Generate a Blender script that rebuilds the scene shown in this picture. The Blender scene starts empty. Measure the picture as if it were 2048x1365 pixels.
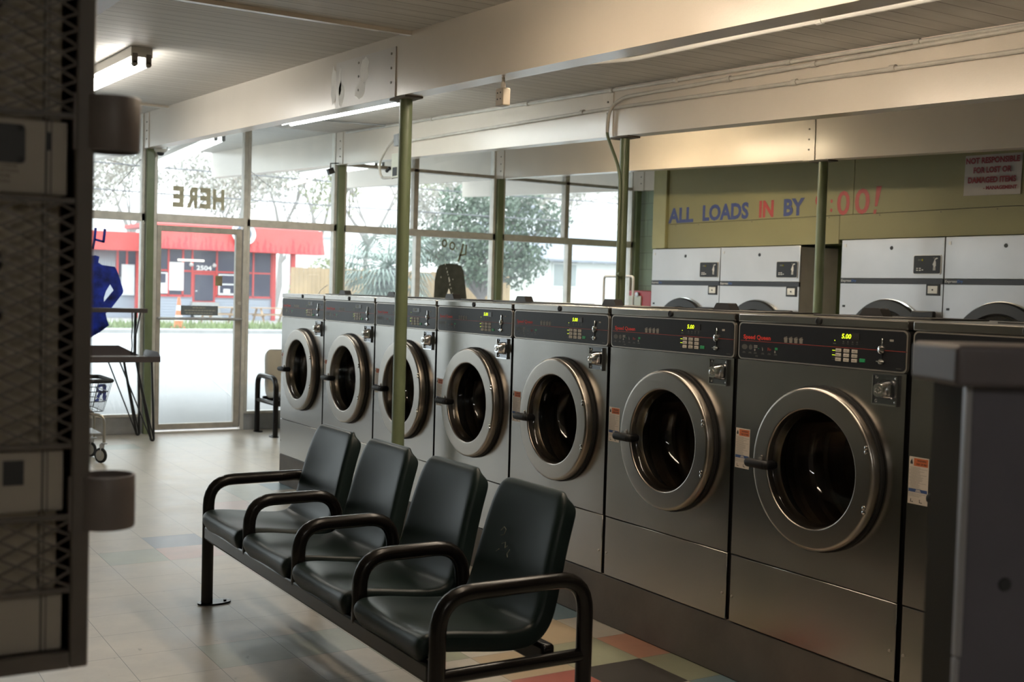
import bpy, bmesh, math, random
from mathutils import Vector, Matrix

# ------------------------------------------------------------------ camera, sky, exposure
scene = bpy.context.scene
COL = scene.collection
PI = math.pi

cam_data = bpy.data.cameras.new('camera')
cam = bpy.data.objects.new('camera', cam_data)
COL.objects.link(cam)
cam_data.sensor_width = 36.0
cam_data.lens = 41.34
cam_data.clip_start = 0.05
cam_data.clip_end = 400
_r = Vector((0.85339825, -0.52046925, 0.02869127))
_u = Vector((-0.00290654, 0.05029002, 0.99873043))
_f = Vector((0.52125136, 0.85239819, -0.04140465))
_m = Matrix((( _r.x, _u.x, -_f.x), (_r.y, _u.y, -_f.y), (_r.z, _u.z, -_f.z)))
cam.matrix_world = Matrix.Translation((-3.0971, -8.3582, 1.4746)) @ _m.to_4x4()
cam_data.dof.use_dof = True
cam_data.dof.focus_distance = 5.2
cam_data.dof.aperture_fstop = 4.2
scene.camera = cam

scene.view_settings.view_transform = 'Standard'
scene.view_settings.look = 'None'
scene.view_settings.gamma = 1.0
scene.view_settings.use_curve_mapping = False
scene.view_settings.exposure = 1.2
try:
    scene.cycles.use_denoising = True
    scene.cycles.max_bounces = 10
    scene.cycles.transparent_max_bounces = 24
    scene.cycles.sample_clamp_indirect = 6.0
except Exception:
    pass

SKY = 2.4
world = bpy.data.worlds.new('overcast_sky')
scene.world = world
world.use_nodes = True
nt = world.node_tree
nt.nodes.clear()
wo = nt.nodes.new('ShaderNodeOutputWorld')
bg = nt.nodes.new('ShaderNodeBackground')
ramp = nt.nodes.new('ShaderNodeValToRGB')
sep = nt.nodes.new('ShaderNodeSeparateXYZ')
tc = nt.nodes.new('ShaderNodeTexCoord')
nt.links.new(tc.outputs['Generated'], sep.inputs[0])
nt.links.new(sep.outputs['Z'], ramp.inputs[0])
# overcast sky: dimmer towards the horizon
ramp.color_ramp.elements[0].color = (0.47, 0.485, 0.50, 1)
ramp.color_ramp.elements[1].color = (1.0, 1.06, 1.15, 1)
_e = ramp.color_ramp.elements.new(0.3); _e.color = (0.72, 0.75, 0.78, 1)
nt.links.new(ramp.outputs[0], bg.inputs['Color'])
bg.inputs['Strength'].default_value = SKY
nt.links.new(bg.outputs[0], wo.inputs[0])

LAMP_COOL = 14.0      # strength of the cool fluorescent tubes
LAMP_WARM = 18.0      # strength of the warm fluorescent tubes

# ------------------------------------------------------------------ helpers
def lin(h):
    h = h.lstrip('#')
    out = []
    for i in (0, 2, 4):
        c = int(h[i:i+2], 16) / 255
        out.append(c / 12.92 if c <= 0.04045 else ((c + 0.055) / 1.055) ** 2.4)
    return tuple(out) + (1.0,)

def col4(c):
    return lin(c) if isinstance(c, str) else (tuple(c) + (1.0,))[:4]

def pmat(name, c, rough=0.5, metal=0.0, var=0.0, scale=6.0, bump=0.0, bscale=60.0, spec=0.5,
         stretch=(1, 1, 1), rvar=0.0, coat=0.0, bdet=2.0):
    m = bpy.data.materials.new(name)
    m.use_nodes = True
    t = m.node_tree
    b = t.nodes['Principled BSDF']
    c = col4(c)
    b.inputs['Base Color'].default_value = c
    b.inputs['Roughness'].default_value = rough
    b.inputs['Metallic'].default_value = metal
    b.inputs['Specular IOR Level'].default_value = spec
    b.inputs['Coat Weight'].default_value = coat
    if var or bump or rvar:
        tcn = t.nodes.new('ShaderNodeTexCoord')
        mp = t.nodes.new('ShaderNodeMapping')
        mp.inputs['Scale'].default_value = stretch
        t.links.new(tcn.outputs['Object'], mp.inputs[0])
        if var or rvar:
            oi = t.nodes.new('ShaderNodeObjectInfo')
            n = t.nodes.new('ShaderNodeTexNoise')
            n.noise_dimensions = '4D'
            n.inputs['Scale'].default_value = scale
            n.inputs['Detail'].default_value = 5
            mul = t.nodes.new('ShaderNodeMath'); mul.operation = 'MULTIPLY'
            mul.inputs[1].default_value = 40
            t.links.new(oi.outputs['Random'], mul.inputs[0])
            t.links.new(mul.outputs[0], n.inputs['W'])
            t.links.new(mp.outputs[0], n.inputs['Vector'])
            if var:
                r = t.nodes.new('ShaderNodeValToRGB')
                r.color_ramp.elements[0].position = 0.3
                r.color_ramp.elements[1].position = 0.7
                r.color_ramp.elements[0].color = tuple(x * (1 - var) for x in c[:3]) + (1,)
                r.color_ramp.elements[1].color = tuple(min(1, x * (1 + var)) for x in c[:3]) + (1,)
                t.links.new(n.outputs['Fac'], r.inputs[0])
                t.links.new(r.outputs[0], b.inputs['Base Color'])
            if rvar:
                mr = t.nodes.new('ShaderNodeMapRange')
                mr.inputs[3].default_value = max(0.02, rough - rvar)
                mr.inputs[4].default_value = min(1, rough + rvar)
                t.links.new(n.outputs['Fac'], mr.inputs[0])
                t.links.new(mr.outputs[0], b.inputs['Roughness'])
        if bump:
            n2 = t.nodes.new('ShaderNodeTexNoise')
            n2.inputs['Scale'].default_value = bscale
            n2.inputs['Detail'].default_value = bdet
            t.links.new(mp.outputs[0], n2.inputs['Vector'])
            bn = t.nodes.new('ShaderNodeBump')
            bn.inputs['Strength'].default_value = bump
            bn.inputs['Distance'].default_value = 0.01
            t.links.new(n2.outputs['Fac'], bn.inputs['Height'])
            t.links.new(bn.outputs[0], b.inputs['Normal'])
    return m

def emat(name, c, strength):
    m = bpy.data.materials.new(name)
    m.use_nodes = True
    t = m.node_tree
    t.nodes.clear()
    o = t.nodes.new('ShaderNodeOutputMaterial')
    e = t.nodes.new('ShaderNodeEmission')
    e.inputs[0].default_value = col4(c)
    e.inputs[1].default_value = strength
    t.links.new(e.outputs[0], o.inputs[0])
    return m

def glassmat(name, tint=(0.93, 0.96, 0.95), base=0.04, power=5.0, dirt_veil=0.06, dirt_veil_col=(0.8, 0.85, 0.9), rough=0.0):
    m = bpy.data.materials.new(name)
    m.use_nodes = True
    t = m.node_tree
    t.nodes.clear()
    N = t.nodes.new
    o = N('ShaderNodeOutputMaterial')
    tr = N('ShaderNodeBsdfTransparent'); tr.inputs[0].default_value = tuple(tint) + (1,)
    gl = N('ShaderNodeBsdfGlossy'); gl.inputs['Roughness'].default_value = rough
    gl.inputs[0].default_value = (0.95, 0.97, 1, 1)
    lw = N('ShaderNodeLayerWeight'); lw.inputs[0].default_value = 0.5
    pw = N('ShaderNodeMath'); pw.operation = 'POWER'; pw.inputs[1].default_value = power
    t.links.new(lw.outputs['Facing'], pw.inputs[0])
    mr = N('ShaderNodeMapRange'); mr.inputs[3].default_value = base; mr.inputs[4].default_value = 0.9
    t.links.new(pw.outputs[0], mr.inputs[0])
    mx = N('ShaderNodeMixShader')
    t.links.new(mr.outputs[0], mx.inputs[0])
    t.links.new(tr.outputs[0], mx.inputs[1]); t.links.new(gl.outputs[0], mx.inputs[2])
    if dirt_veil:  # translucent dirt film that also paints the glare haze over the view
        d = N('ShaderNodeBsdfTranslucent'); d.inputs[0].default_value = tuple(dirt_veil_col) + (1,)
        tcn = N('ShaderNodeTexCoord'); ns = N('ShaderNodeTexNoise'); ns.inputs['Scale'].default_value = 3.0
        ns.inputs['Detail'].default_value = 6
        t.links.new(tcn.outputs['Object'], ns.inputs['Vector'])
        m2 = N('ShaderNodeMapRange'); m2.inputs[1].default_value = .3; m2.inputs[2].default_value = .75
        m2.inputs[3].default_value = dirt_veil * 0.4; m2.inputs[4].default_value = dirt_veil * 1.6
        t.links.new(ns.outputs['Fac'], m2.inputs[0])
        mx2 = N('ShaderNodeMixShader')
        t.links.new(m2.outputs[0], mx2.inputs[0])
        t.links.new(mx.outputs[0], mx2.inputs[1]); t.links.new(d.outputs[0], mx2.inputs[2])
        t.links.new(mx2.outputs[0], o.inputs[0])
    else:
        t.links.new(mx.outputs[0], o.inputs[0])
    return m

def paintmat(name, c, through=0.5, var=0.2, scale=20):
    """thin paint on glass: part of the daylight behind it comes through"""
    m = pmat(name, c, 0.5, var=var, scale=scale)
    t = m.node_tree; b = t.nodes['Principled BSDF']; o = t.nodes['Material Output']
    tl = t.nodes.new('ShaderNodeBsdfTranslucent'); mx = t.nodes.new('ShaderNodeMixShader')
    mx.inputs[0].default_value = through
    if b.inputs['Base Color'].is_linked:
        t.links.new(b.inputs['Base Color'].links[0].from_socket, tl.inputs[0])
    else: tl.inputs[0].default_value = col4(c)
    t.links.new(b.outputs[0], mx.inputs[1]); t.links.new(tl.outputs[0], mx.inputs[2])
    t.links.new(mx.outputs[0], o.inputs[0])
    return m

def arc(cx, cy, r, a0, a1, n=8):
    return [(cx + r*math.cos(math.radians(a0+(a1-a0)*k/n)), cy + r*math.sin(math.radians(a0+(a1-a0)*k/n))) for k in range(n+1)]

class MB:
    """collects geometry, then becomes one mesh object"""
    def __init__(s):
        s.bm = bmesh.new()
    def face(s, pts, mi=0, smooth=False):
        vs = [s.bm.verts.new(p) for p in pts]
        f = s.bm.faces.new(vs)
        f.material_index = mi; f.smooth = smooth
        return f
    def box(s, x0, x1, y0, y1, z0, z1, bevel=0.0, mi=0, segs=2):
        x0, x1 = sorted((x0, x1)); y0, y1 = sorted((y0, y1)); z0, z1 = sorted((z0, z1))
        v = [s.bm.verts.new(p) for p in ((x0,y0,z0),(x1,y0,z0),(x1,y1,z0),(x0,y1,z0),(x0,y0,z1),(x1,y0,z1),(x1,y1,z1),(x0,y1,z1))]
        fs = []
        for q in ((3,2,1,0),(4,5,6,7),(0,1,5,4),(1,2,6,5),(2,3,7,6),(3,0,4,7)):
            f = s.bm.faces.new([v[i] for i in q]); f.material_index = mi; fs.append(f)
        if bevel:
            es = list({e for f in fs for e in f.edges})
            r = bmesh.ops.bevel(s.bm, geom=es, offset=bevel, segments=segs, affect='EDGES', profile=0.5)
            for f in r['faces']:
                f.material_index = mi
                f.smooth = True
        return v
    def obox(s, c, ax, ay, az, hx, hy, hz, mi=0):
        """oriented box: centre, three axes, half sizes"""
        c = Vector(c); ax = Vector(ax).normalized(); ay = Vector(ay).normalized(); az = Vector(az).normalized()
        v = [s.bm.verts.new(c + ax*hx*i + ay*hy*j + az*hz*k) for k in (-1,1) for j in (-1,1) for i in (-1,1)]
        for q in ((0,2,3,1),(4,5,7,6),(0,1,5,4),(2,6,7,3),(0,4,6,2),(1,3,7,5)):
            f = s.bm.faces.new([v[i] for i in q]); f.material_index = mi
    def bar(s, a, b, w, h, up=(0,0,1), mi=0):
        a = Vector(a); b = Vector(b); d = (b - a); L = d.length; d.normalize()
        up = Vector(up)
        side = d.cross(up)
        if side.length < 1e-4: side = d.cross(Vector((1,0,0)))
        side.normalize(); u2 = side.cross(d)
        s.obox((a+b)/2, d, side, u2, L/2, w/2, h/2, mi)
    def tube(s, pts, r, n=10, caps=True, mi=0, closed=False):
        pts = [Vector(p) for p in pts]
        rr = r if isinstance(r, (list, tuple)) else [r]*len(pts)
        m = len(pts)
        tang = []
        for i in range(m):
            if closed: t = pts[(i+1)%m] - pts[i-1]
            elif i == 0: t = pts[1]-pts[0]
            elif i == m-1: t = pts[-1]-pts[-2]
            else: t = (pts[i+1]-pts[i]).normalized() + (pts[i]-pts[i-1]).normalized()
            if t.length < 1e-9: t = Vector((0,0,1))
            tang.append(t.normalized())
        a = Vector((0,0,1)) if abs(tang[0].z) < .9 else Vector((1,0,0))
        nrm = (a - tang[0]*a.dot(tang[0])).normalized()
        rings = []
        for i in range(m):
            nrm = (nrm - tang[i]*nrm.dot(tang[i]))
            if nrm.length < 1e-6: nrm = tang[i].orthogonal()
            nrm.normalize()
            bi = tang[i].cross(nrm)
            rings.append([s.bm.verts.new(pts[i] + (nrm*math.cos(2*PI*k/n) + bi*math.sin(2*PI*k/n))*rr[i]) for k in range(n)])
        for i in range(m if closed else m-1):
            A, B = rings[i], rings[(i+1) % m]
            for k in range(n):
                f = s.bm.faces.new((A[k], A[(k+1)%n], B[(k+1)%n], B[k])); f.smooth = True; f.material_index = mi
        if caps and not closed:
            f = s.bm.faces.new(list(reversed(rings[0]))); f.material_index = mi
            f = s.bm.faces.new(rings[-1]); f.material_index = mi
    def lathe(s, prof, o=(0,0,0), axis=(0,0,1), n=24, mi=0, smooth=True, capa=False, capb=False):
        """prof: (radius, height along axis)"""
        o = Vector(o); ax = Vector(axis).normalized()
        u = ax.orthogonal().normalized(); w = ax.cross(u)
        rings = []
        for r, h in prof:
            if r < 1e-6: rings.append([s.bm.verts.new(o + ax*h)])
            else: rings.append([s.bm.verts.new(o + ax*h + (u*math.cos(2*PI*k/n) + w*math.sin(2*PI*k/n))*r) for k in range(n)])
        for A, B in zip(rings, rings[1:]):
            for k in range(n):
                k2 = (k+1) % n
                if len(A) == 1 and len(B) == 1: continue
                if len(A) == 1: f = s.bm.faces.new((A[0], B[k2], B[k]))
                elif len(B) == 1: f = s.bm.faces.new((A[k], A[k2], B[0]))
                else: f = s.bm.faces.new((A[k], A[k2], B[k2], B[k]))
                f.smooth = smooth; f.material_index = mi
        if capa and len(rings[0]) > 1: s.bm.faces.new(list(reversed(rings[0]))).material_index = mi
        if capb and len(rings[-1]) > 1: s.bm.faces.new(rings[-1]).material_index = mi
    def cyl(s, a, b, r, n=16, mi=0, r2=None):
        a = Vector(a); b = Vector(b); d = b-a
        r2 = r if r2 is None else r2
        s.lathe([(r, 0), (r2, d.length)], a, d, n, mi, True, True, True)
    def prism(s, poly, o, xd, yd, nd, depth, mi=0):
        """2D polygon extruded by depth along nd"""
        o = Vector(o); xd = Vector(xd); yd = Vector(yd); nd = Vector(nd)
        A = [s.bm.verts.new(o + xd*p[0] + yd*p[1]) for p in poly]
        B = [s.bm.verts.new(o + xd*p[0] + yd*p[1] + nd*depth) for p in poly]
        n = len(poly)
        for f in (s.bm.faces.new(list(reversed(A))), s.bm.faces.new(B)): f.material_index = mi
        for i in range(n):
            f = s.bm.faces.new((A[i], A[(i+1)%n], B[(i+1)%n], B[i])); f.material_index = mi
    def build(s, name, mats, parent=None, recalc=True, loc=None, sharp=0.62):
        if recalc: bmesh.ops.recalc_face_normals(s.bm, faces=s.bm.faces)
        for e in s.bm.edges:
            if len(e.link_faces) == 2 and e.calc_face_angle(0) > sharp: e.smooth = False
        me = bpy.data.meshes.new(name)
        s.bm.to_mesh(me); s.bm.free()
        for m in (mats if isinstance(mats, (list, tuple)) else [mats]): me.materials.append(m)
        o = bpy.data.objects.new(name, me)
        COL.objects.link(o)
        if loc is not None: o.location = loc
        if parent is not None: o.parent = parent
        return o

def rrect(w, h, r, n=4, cx=0.0, cy=0.0):
    """rounded rectangle polygon centred on cx, cy"""
    out = []
    for (sx, sy, a0) in ((1,1,0),(-1,1,90),(-1,-1,180),(1,-1,270)):
        for k in range(n+1):
            a = math.radians(a0 + 90*k/n)
            out.append((cx + sx*(w/2-r) + r*math.cos(a), cy + sy*(h/2-r) + r*math.sin(a)))
    return out

def rpath(pts, r, n=5):
    """polyline with rounded corners"""
    pts = [Vector(p) for p in pts]
    rr = r if isinstance(r, (list, tuple)) else [r]*len(pts)
    out = [pts[0]]
    for i in range(1, len(pts)-1):
        a = (pts[i-1]-pts[i]); b = (pts[i+1]-pts[i])
        ra = min(rr[i], a.length*.49, b.length*.49)
        if ra < 1e-5: out.append(pts[i]); continue
        p0 = pts[i] + a.normalized()*ra; p2 = pts[i] + b.normalized()*ra
        for k in range(n+1):
            t = k/n
            out.append(p0*(1-t)**2 + pts[i]*2*t*(1-t) + p2*t*t)
    out.append(pts[-1])
    return out

def tag(o, label=None, cat=None, group=None, kind=None):
    if label: o['label'] = label
    if cat: o['category'] = cat
    if group: o['group'] = group
    if kind: o['kind'] = kind
    return o

def thing(name, label, cat, loc=(0,0,0), rz=0.0, group=None):
    o = bpy.data.objects.new(name, None)
    o.empty_display_size = 0.1
    COL.objects.link(o)
    o.location = loc; o.rotation_euler = (0, 0, rz)
    return tag(o, label, cat, group)

def copy_tree(o, parent=None):
    c = o.copy(); COL.objects.link(c)
    if parent is not None: c.parent = parent
    for ch in list(o.children): copy_tree(ch, c)
    return c

_text = {}
def text_verts(s, bold=0.0):
    key = (s, bold)
    if key in _text: return _text[key]
    cu = bpy.data.curves.new('lettering', 'FONT')
    cu.body = s; cu.size = 1.0; cu.offset = bold; cu.resolution_u = 3
    ob = bpy.data.objects.new('lettering', cu)
    COL.objects.link(ob)
    dg = bpy.context.evaluated_depsgraph_get()
    me = bpy.data.meshes.new_from_object(ob.evaluated_get(dg))
    vs = [v.co.copy() for v in me.vertices]; fs = [tuple(p.vertices) for p in me.polygons]
    bpy.data.objects.remove(ob); bpy.data.curves.remove(cu); bpy.data.meshes.remove(me)
    xs = [v.x for v in vs]; ys = [v.y for v in vs]
    x0, x1, y0, y1 = min(xs), max(xs), min(ys), max(ys)
    vs = [((v.x-x0)/max(1e-6, x1-x0), (v.y-y0)/max(1e-6, y1-y0)) for v in vs]
    _text[key] = (vs, fs)
    return _text[key]

def put_text(mb, s, o, xd, yd, w, h, mi=0, bold=0.0, shear=0.0):
    """writes s into mb: bounding box w by h, origin at lower corner, along xd and yd"""
    vs, fs = text_verts(s, bold)
    o = Vector(o); xd = Vector(xd); yd = Vector(yd)
    V = [mb.bm.verts.new(o + xd*(v[0]*w + shear*v[1]*h) + yd*(v[1]*h)) for v in vs]
    for f in fs:
        try: mb.bm.faces.new([V[i] for i in f]).material_index = mi
        except ValueError: pass

def stroke(mb, pts, w, xd, yd, o, mi=0):
    """flat painted stroke through 2D points"""
    o = Vector(o); xd = Vector(xd); yd = Vector(yd)
    P = [Vector((p[0], p[1], 0)) for p in pts]
    L, R = [], []
    for i in range(len(P)):
        a = P[max(0, i-1)]; b = P[min(len(P)-1, i+1)]
        d = (b-a).normalized(); n = Vector((-d.y, d.x, 0))*w/2
        L.append(P[i]+n); R.append(P[i]-n)
    to = lambda q: o + xd*q.x + yd*q.y
    for i in range(len(P)-1):
        mb.face([to(L[i]), to(R[i]), to(R[i+1]), to(L[i+1])], mi)

def ellipse(cx, cy, rx, ry, n=20, a0=0, a1=360):
    return [(cx + rx*math.cos(math.radians(a0+(a1-a0)*k/n)), cy + ry*math.sin(math.radians(a0+(a1-a0)*k/n))) for k in range(n+1)]
# ------------------------------------------------------------------ materials
M = {}
M['cream_paint'] = pmat('cream_paint', (0.68, 0.615, 0.53), 0.24, var=0.06, scale=1.2, bump=0.05, bscale=90)
M['bolt_paint'] = pmat('painted_bolt', (0.30, 0.27, 0.23), 0.5)
M['plate_paint'] = pmat('grey_plate_paint', (0.53, 0.49, 0.44), 0.35, var=0.08, scale=3)
M['patch_paint'] = pmat('patch_paint', (0.80, 0.77, 0.71), 0.5, var=0.12, scale=9)
M['white_paint'] = pmat('white_paint', (0.72, 0.71, 0.67), 0.4, var=0.06, scale=2)
M['grimy_joint'] = pmat('grimy_joint', (0.16, 0.14, 0.11), 0.8)
M['green_paint'] = pmat('green_paint', (0.175, 0.215, 0.12), 0.33, var=0.10, scale=7, bump=0.06, bscale=120)
M['green_wall'] = pmat('green_wall', (0.265, 0.25, 0.12), 0.55, var=0.07, scale=1.6, bump=0.05, bscale=70)
M['green_trim'] = pmat('green_trim', (0.38, 0.375, 0.19), 0.5, var=0.05)
M['dark_green_wall'] = pmat('dark_green_wall', (0.085, 0.12, 0.045), 0.6, var=0.1)
M['alu'] = pmat('aluminium_frame', (0.66, 0.64, 0.59), 0.45, metal=0.25, var=0.12, scale=14)
M['alu_dark'] = pmat('weathered_aluminium', (0.46, 0.43, 0.38), 0.5, metal=0.3, var=0.15, scale=14)
M['dirty_alu'] = pmat('scuffed_kick_panel', (0.36, 0.37, 0.38), 0.5, metal=0.2, var=0.2, scale=7)
M['black_metal'] = pmat('black_metal', (0.012, 0.012, 0.013), 0.32, var=0.2, scale=12)
M['black_plastic'] = pmat('black_plastic', (0.012, 0.012, 0.013), 0.45)
M['rubber'] = pmat('rubber', (0.008, 0.008, 0.008), 0.7)
M['glass'] = glassmat('window_glass')
M['steel_chrome'] = pmat('chrome', (0.72, 0.72, 0.72), 0.12, metal=1.0)
M['concrete_base'] = pmat('painted_concrete', (0.115, 0.098, 0.083), 0.6, var=0.2, scale=4, bump=0.1, bscale=40)
M['grey_conduit'] = pmat('painted_conduit', (0.55, 0.52, 0.46), 0.4, var=0.12, scale=10)
M['galv'] = pmat('galvanised', (0.42, 0.43, 0.44), 0.4, metal=0.6, var=0.15, scale=20)

def floor_mat(name, c, var=0.10):
    m = bpy.data.materials.new(name); m.use_nodes = True
    t = m.node_tree; N = t.nodes.new; b = t.nodes['Principled BSDF']
    tcn = N('ShaderNodeTexCoord'); sp = N('ShaderNodeSeparateXYZ')
    t.links.new(tcn.outputs['Object'], sp.inputs[0])
    ms = []
    for ax, o in (('X', -0.155), ('Y', -1.84)):
        a = N('ShaderNodeMath'); a.operation = 'SUBTRACT'; a.inputs[1].default_value = o - 0.308*40
        t.links.new(sp.outputs[ax], a.inputs[0])
        p = N('ShaderNodeMath'); p.operation = 'PINGPONG'; p.inputs[1].default_value = 0.154
        t.links.new(a.outputs[0], p.inputs[0])
        l = N('ShaderNodeMath'); l.operation = 'LESS_THAN'; l.inputs[1].default_value = 0.0011
        t.links.new(p.outputs[0], l.inputs[0]); ms.append(l)
    mx = N('ShaderNodeMath'); mx.operation = 'MAXIMUM'
    t.links.new(ms[0].outputs[0], mx.inputs[0]); t.links.new(ms[1].outputs[0], mx.inputs[1])
    n1 = N('ShaderNodeTexNoise'); n1.inputs['Scale'].default_value = 3.2; n1.inputs['Detail'].default_value = 9
    n1.inputs['Roughness'].default_value = 0.65
    t.links.new(tcn.outputs['Object'], n1.inputs['Vector'])
    r = N('ShaderNodeValToRGB')
    r.color_ramp.elements[0].position = 0.32; r.color_ramp.elements[1].position = 0.68
    r.color_ramp.elements[0].color = tuple(x*(1-2.0*var) for x in c) + (1,)
    r.color_ramp.elements[1].color = tuple(min(1, x*(1+var)) for x in c) + (1,)
    t.links.new(n1.outputs['Fac'], r.inputs[0])
    # dark scuffs
    n2 = N('ShaderNodeTexNoise'); n2.inputs['Scale'].default_value = 26; n2.inputs['Detail'].default_value = 3
    mp = N('ShaderNodeMapping'); mp.inputs['Scale'].default_value = (1, 0.45, 1)
    t.links.new(tcn.outputs['Object'], mp.inputs[0]); t.links.new(mp.outputs[0], n2.inputs['Vector'])
    r2 = N('ShaderNodeValToRGB'); r2.color_ramp.elements[0].position = 0.70; r2.color_ramp.elements[1].position = 0.80
    r2.color_ramp.elements[0].color = (0,0,0,1); r2.color_ramp.elements[1].color = (0.55,0.55,0.55,1)
    t.links.new(n2.outputs['Fac'], r2.inputs[0])
    m1 = N('ShaderNodeMix'); m1.data_type = 'RGBA'; m1.inputs[7].default_value = (0.09, 0.08, 0.07, 1)
    t.links.new(r2.outputs[0], m1.inputs[0]); t.links.new(r.outputs[0], m1.inputs[6])
    m2 = N('ShaderNodeMix'); m2.data_type = 'RGBA'; m2.inputs[7].default_value = (0.10, 0.09, 0.08, 1)
    t.links.new(mx.outputs[0], m2.inputs[0]); t.links.new(m1.outputs[2], m2.inputs[6])
    t.links.new(m2.outputs[2], b.inputs['Base Color'])
    mr = N('ShaderNodeMapRange'); mr.inputs[3].default_value = 0.22; mr.inputs[4].default_value = 0.46
    t.links.new(n1.outputs['Fac'], mr.inputs[0]); t.links.new(mr.outputs[0], b.inputs['Roughness'])
    bn = N('ShaderNodeBump'); bn.inputs['Strength'].default_value = 0.12; bn.inputs['Distance'].default_value = 0.003
    t.links.new(n1.outputs['Fac'], bn.inputs['Height']); t.links.new(bn.outputs[0], b.inputs['Normal'])
    return m

def plank_mat():
    m = pmat('painted_plank_ceiling', (0.56, 0.525, 0.475), 0.55)
    t = m.node_tree; N = t.nodes.new; b = t.nodes['Principled BSDF']
    tcn = N('ShaderNodeTexCoord'); sp = N('ShaderNodeSeparateXYZ')
    t.links.new(tcn.outputs['Object'], sp.inputs[0])
    a = N('ShaderNodeMath'); a.operation = 'ADD'; a.inputs[1].default_value = 40
    t.links.new(sp.outputs['Y'], a.inputs[0])
    p = N('ShaderNodeMath'); p.operation = 'PINGPONG'; p.inputs[1].default_value = 0.066
    t.links.new(a.outputs[0], p.inputs[0])
    n1 = N('ShaderNodeTexNoise'); n1.inputs['Scale'].default_value = 2.5; n1.inputs['Detail'].default_value = 6
    mp = N('ShaderNodeMapping'); mp.inputs['Scale'].default_value = (0.6, 6, 1)
    t.links.new(tcn.outputs['Object'], mp.inputs[0]); t.links.new(mp.outputs[0], n1.inputs['Vector'])
    w = N('ShaderNodeMapRange'); w.inputs[1].default_value = 0.3; w.inputs[2].default_value = 0.75
    w.inputs[3].default_value = 0.0016; w.inputs[4].default_value = 0.0055
    t.links.new(n1.outputs['Fac'], w.inputs[0])
    l = N('ShaderNodeMath'); l.operation = 'LESS_THAN'
    t.links.new(p.outputs[0], l.inputs[0]); t.links.new(w.outputs[0], l.inputs[1])
    r = N('ShaderNodeValToRGB')
    r.color_ramp.elements[0].position = 0.3; r.color_ramp.elements[1].position = 0.7
    r.color_ramp.elements[0].color = (0.50, 0.465, 0.42, 1); r.color_ramp.elements[1].color = (0.60, 0.57, 0.52, 1)
    t.links.new(n1.outputs['Fac'], r.inputs[0])
    mx = N('ShaderNodeMix'); mx.data_type = 'RGBA'; mx.inputs[7].default_value = (0.20, 0.175, 0.15, 1)
    t.links.new(l.outputs[0], mx.inputs[0]); t.links.new(r.outputs[0], mx.inputs[6])
    t.links.new(mx.outputs[2], b.inputs['Base Color'])
    return m

def block_mat(name, c):
    m = pmat(name, c, 0.6)
    t = m.node_tree; N = t.nodes.new; b = t.nodes['Principled BSDF']
    tcn = N('ShaderNodeTexCoord'); mp = N('ShaderNodeMapping')
    mp.inputs['Rotation'].default_value = (PI/2, 0, PI/2)
    br = N('ShaderNodeTexBrick'); br.inputs['Scale'].default_value = 1.0
    br.inputs['Brick Width'].default_value = 0.4; br.inputs['Row Height'].default_value = 0.2
    br.inputs['Mortar Size'].default_value = 0.006
    sp = N('ShaderNodeSeparateXYZ'); cb = N('ShaderNodeCombineXYZ')
    t.links.new(tcn.outputs['Object'], sp.inputs[0])
    ad = N('ShaderNodeMath'); ad.operation = 'ADD'
    t.links.new(sp.outputs['X'], ad.inputs[0]); t.links.new(sp.outputs['Y'], ad.inputs[1])
    t.links.new(ad.outputs[0], cb.inputs['X']); t.links.new(sp.outputs['Z'], cb.inputs['Y'])
    t.links.new(cb.outputs[0], br.inputs['Vector'])
    c = col4(c)
    br.inputs['Color1'].default_value = c; br.inputs['Color2'].default_value = tuple(x*.95 for x in c[:3]) + (1,)
    br.inputs['Mortar'].default_value = tuple(x*.72 for x in c[:3]) + (1,)
    t.links.new(br.outputs['Color'], b.inputs['Base Color'])
    bn = N('ShaderNodeBump'); bn.inputs['Strength'].default_value = 0.3; bn.inputs['Distance'].default_value = 0.006; bn.invert = True
    t.links.new(br.outputs['Fac'], bn.inputs['Height']); t.links.new(bn.outputs[0], b.inputs['Normal'])
    return m
M['block_green'] = block_mat('green_block', (0.29, 0.37, 0.27))
M['block_cream'] = block_mat('olive_block', (0.17, 0.165, 0.12))
M['plank'] = plank_mat()

# ------------------------------------------------------------------ the room
SL = 0.037
def CE(y): return 2.972 + SL*y
def BB(y): return 2.637 + SL*y
YW = 3.234

def sloped(mb, x0, x1, y0, y1, f0, f1, mi=0):
    """box between the heights f0(y) and f1(y)"""
    v = [mb.bm.verts.new(p) for p in ((x0,y0,f0(y0)),(x1,y0,f0(y0)),(x1,y1,f0(y1)),(x0,y1,f0(y1)),(x0,y0,f1(y0)),(x1,y0,f1(y0)),(x1,y1,f1(y1)),(x0,y1,f1(y1)))]
    for q in ((3,2,1,0),(4,5,6,7),(0,1,5,4),(1,2,6,5),(2,3,7,6),(3,0,4,7)):
        mb.bm.faces.new([v[i] for i in q]).material_index = mi

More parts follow.
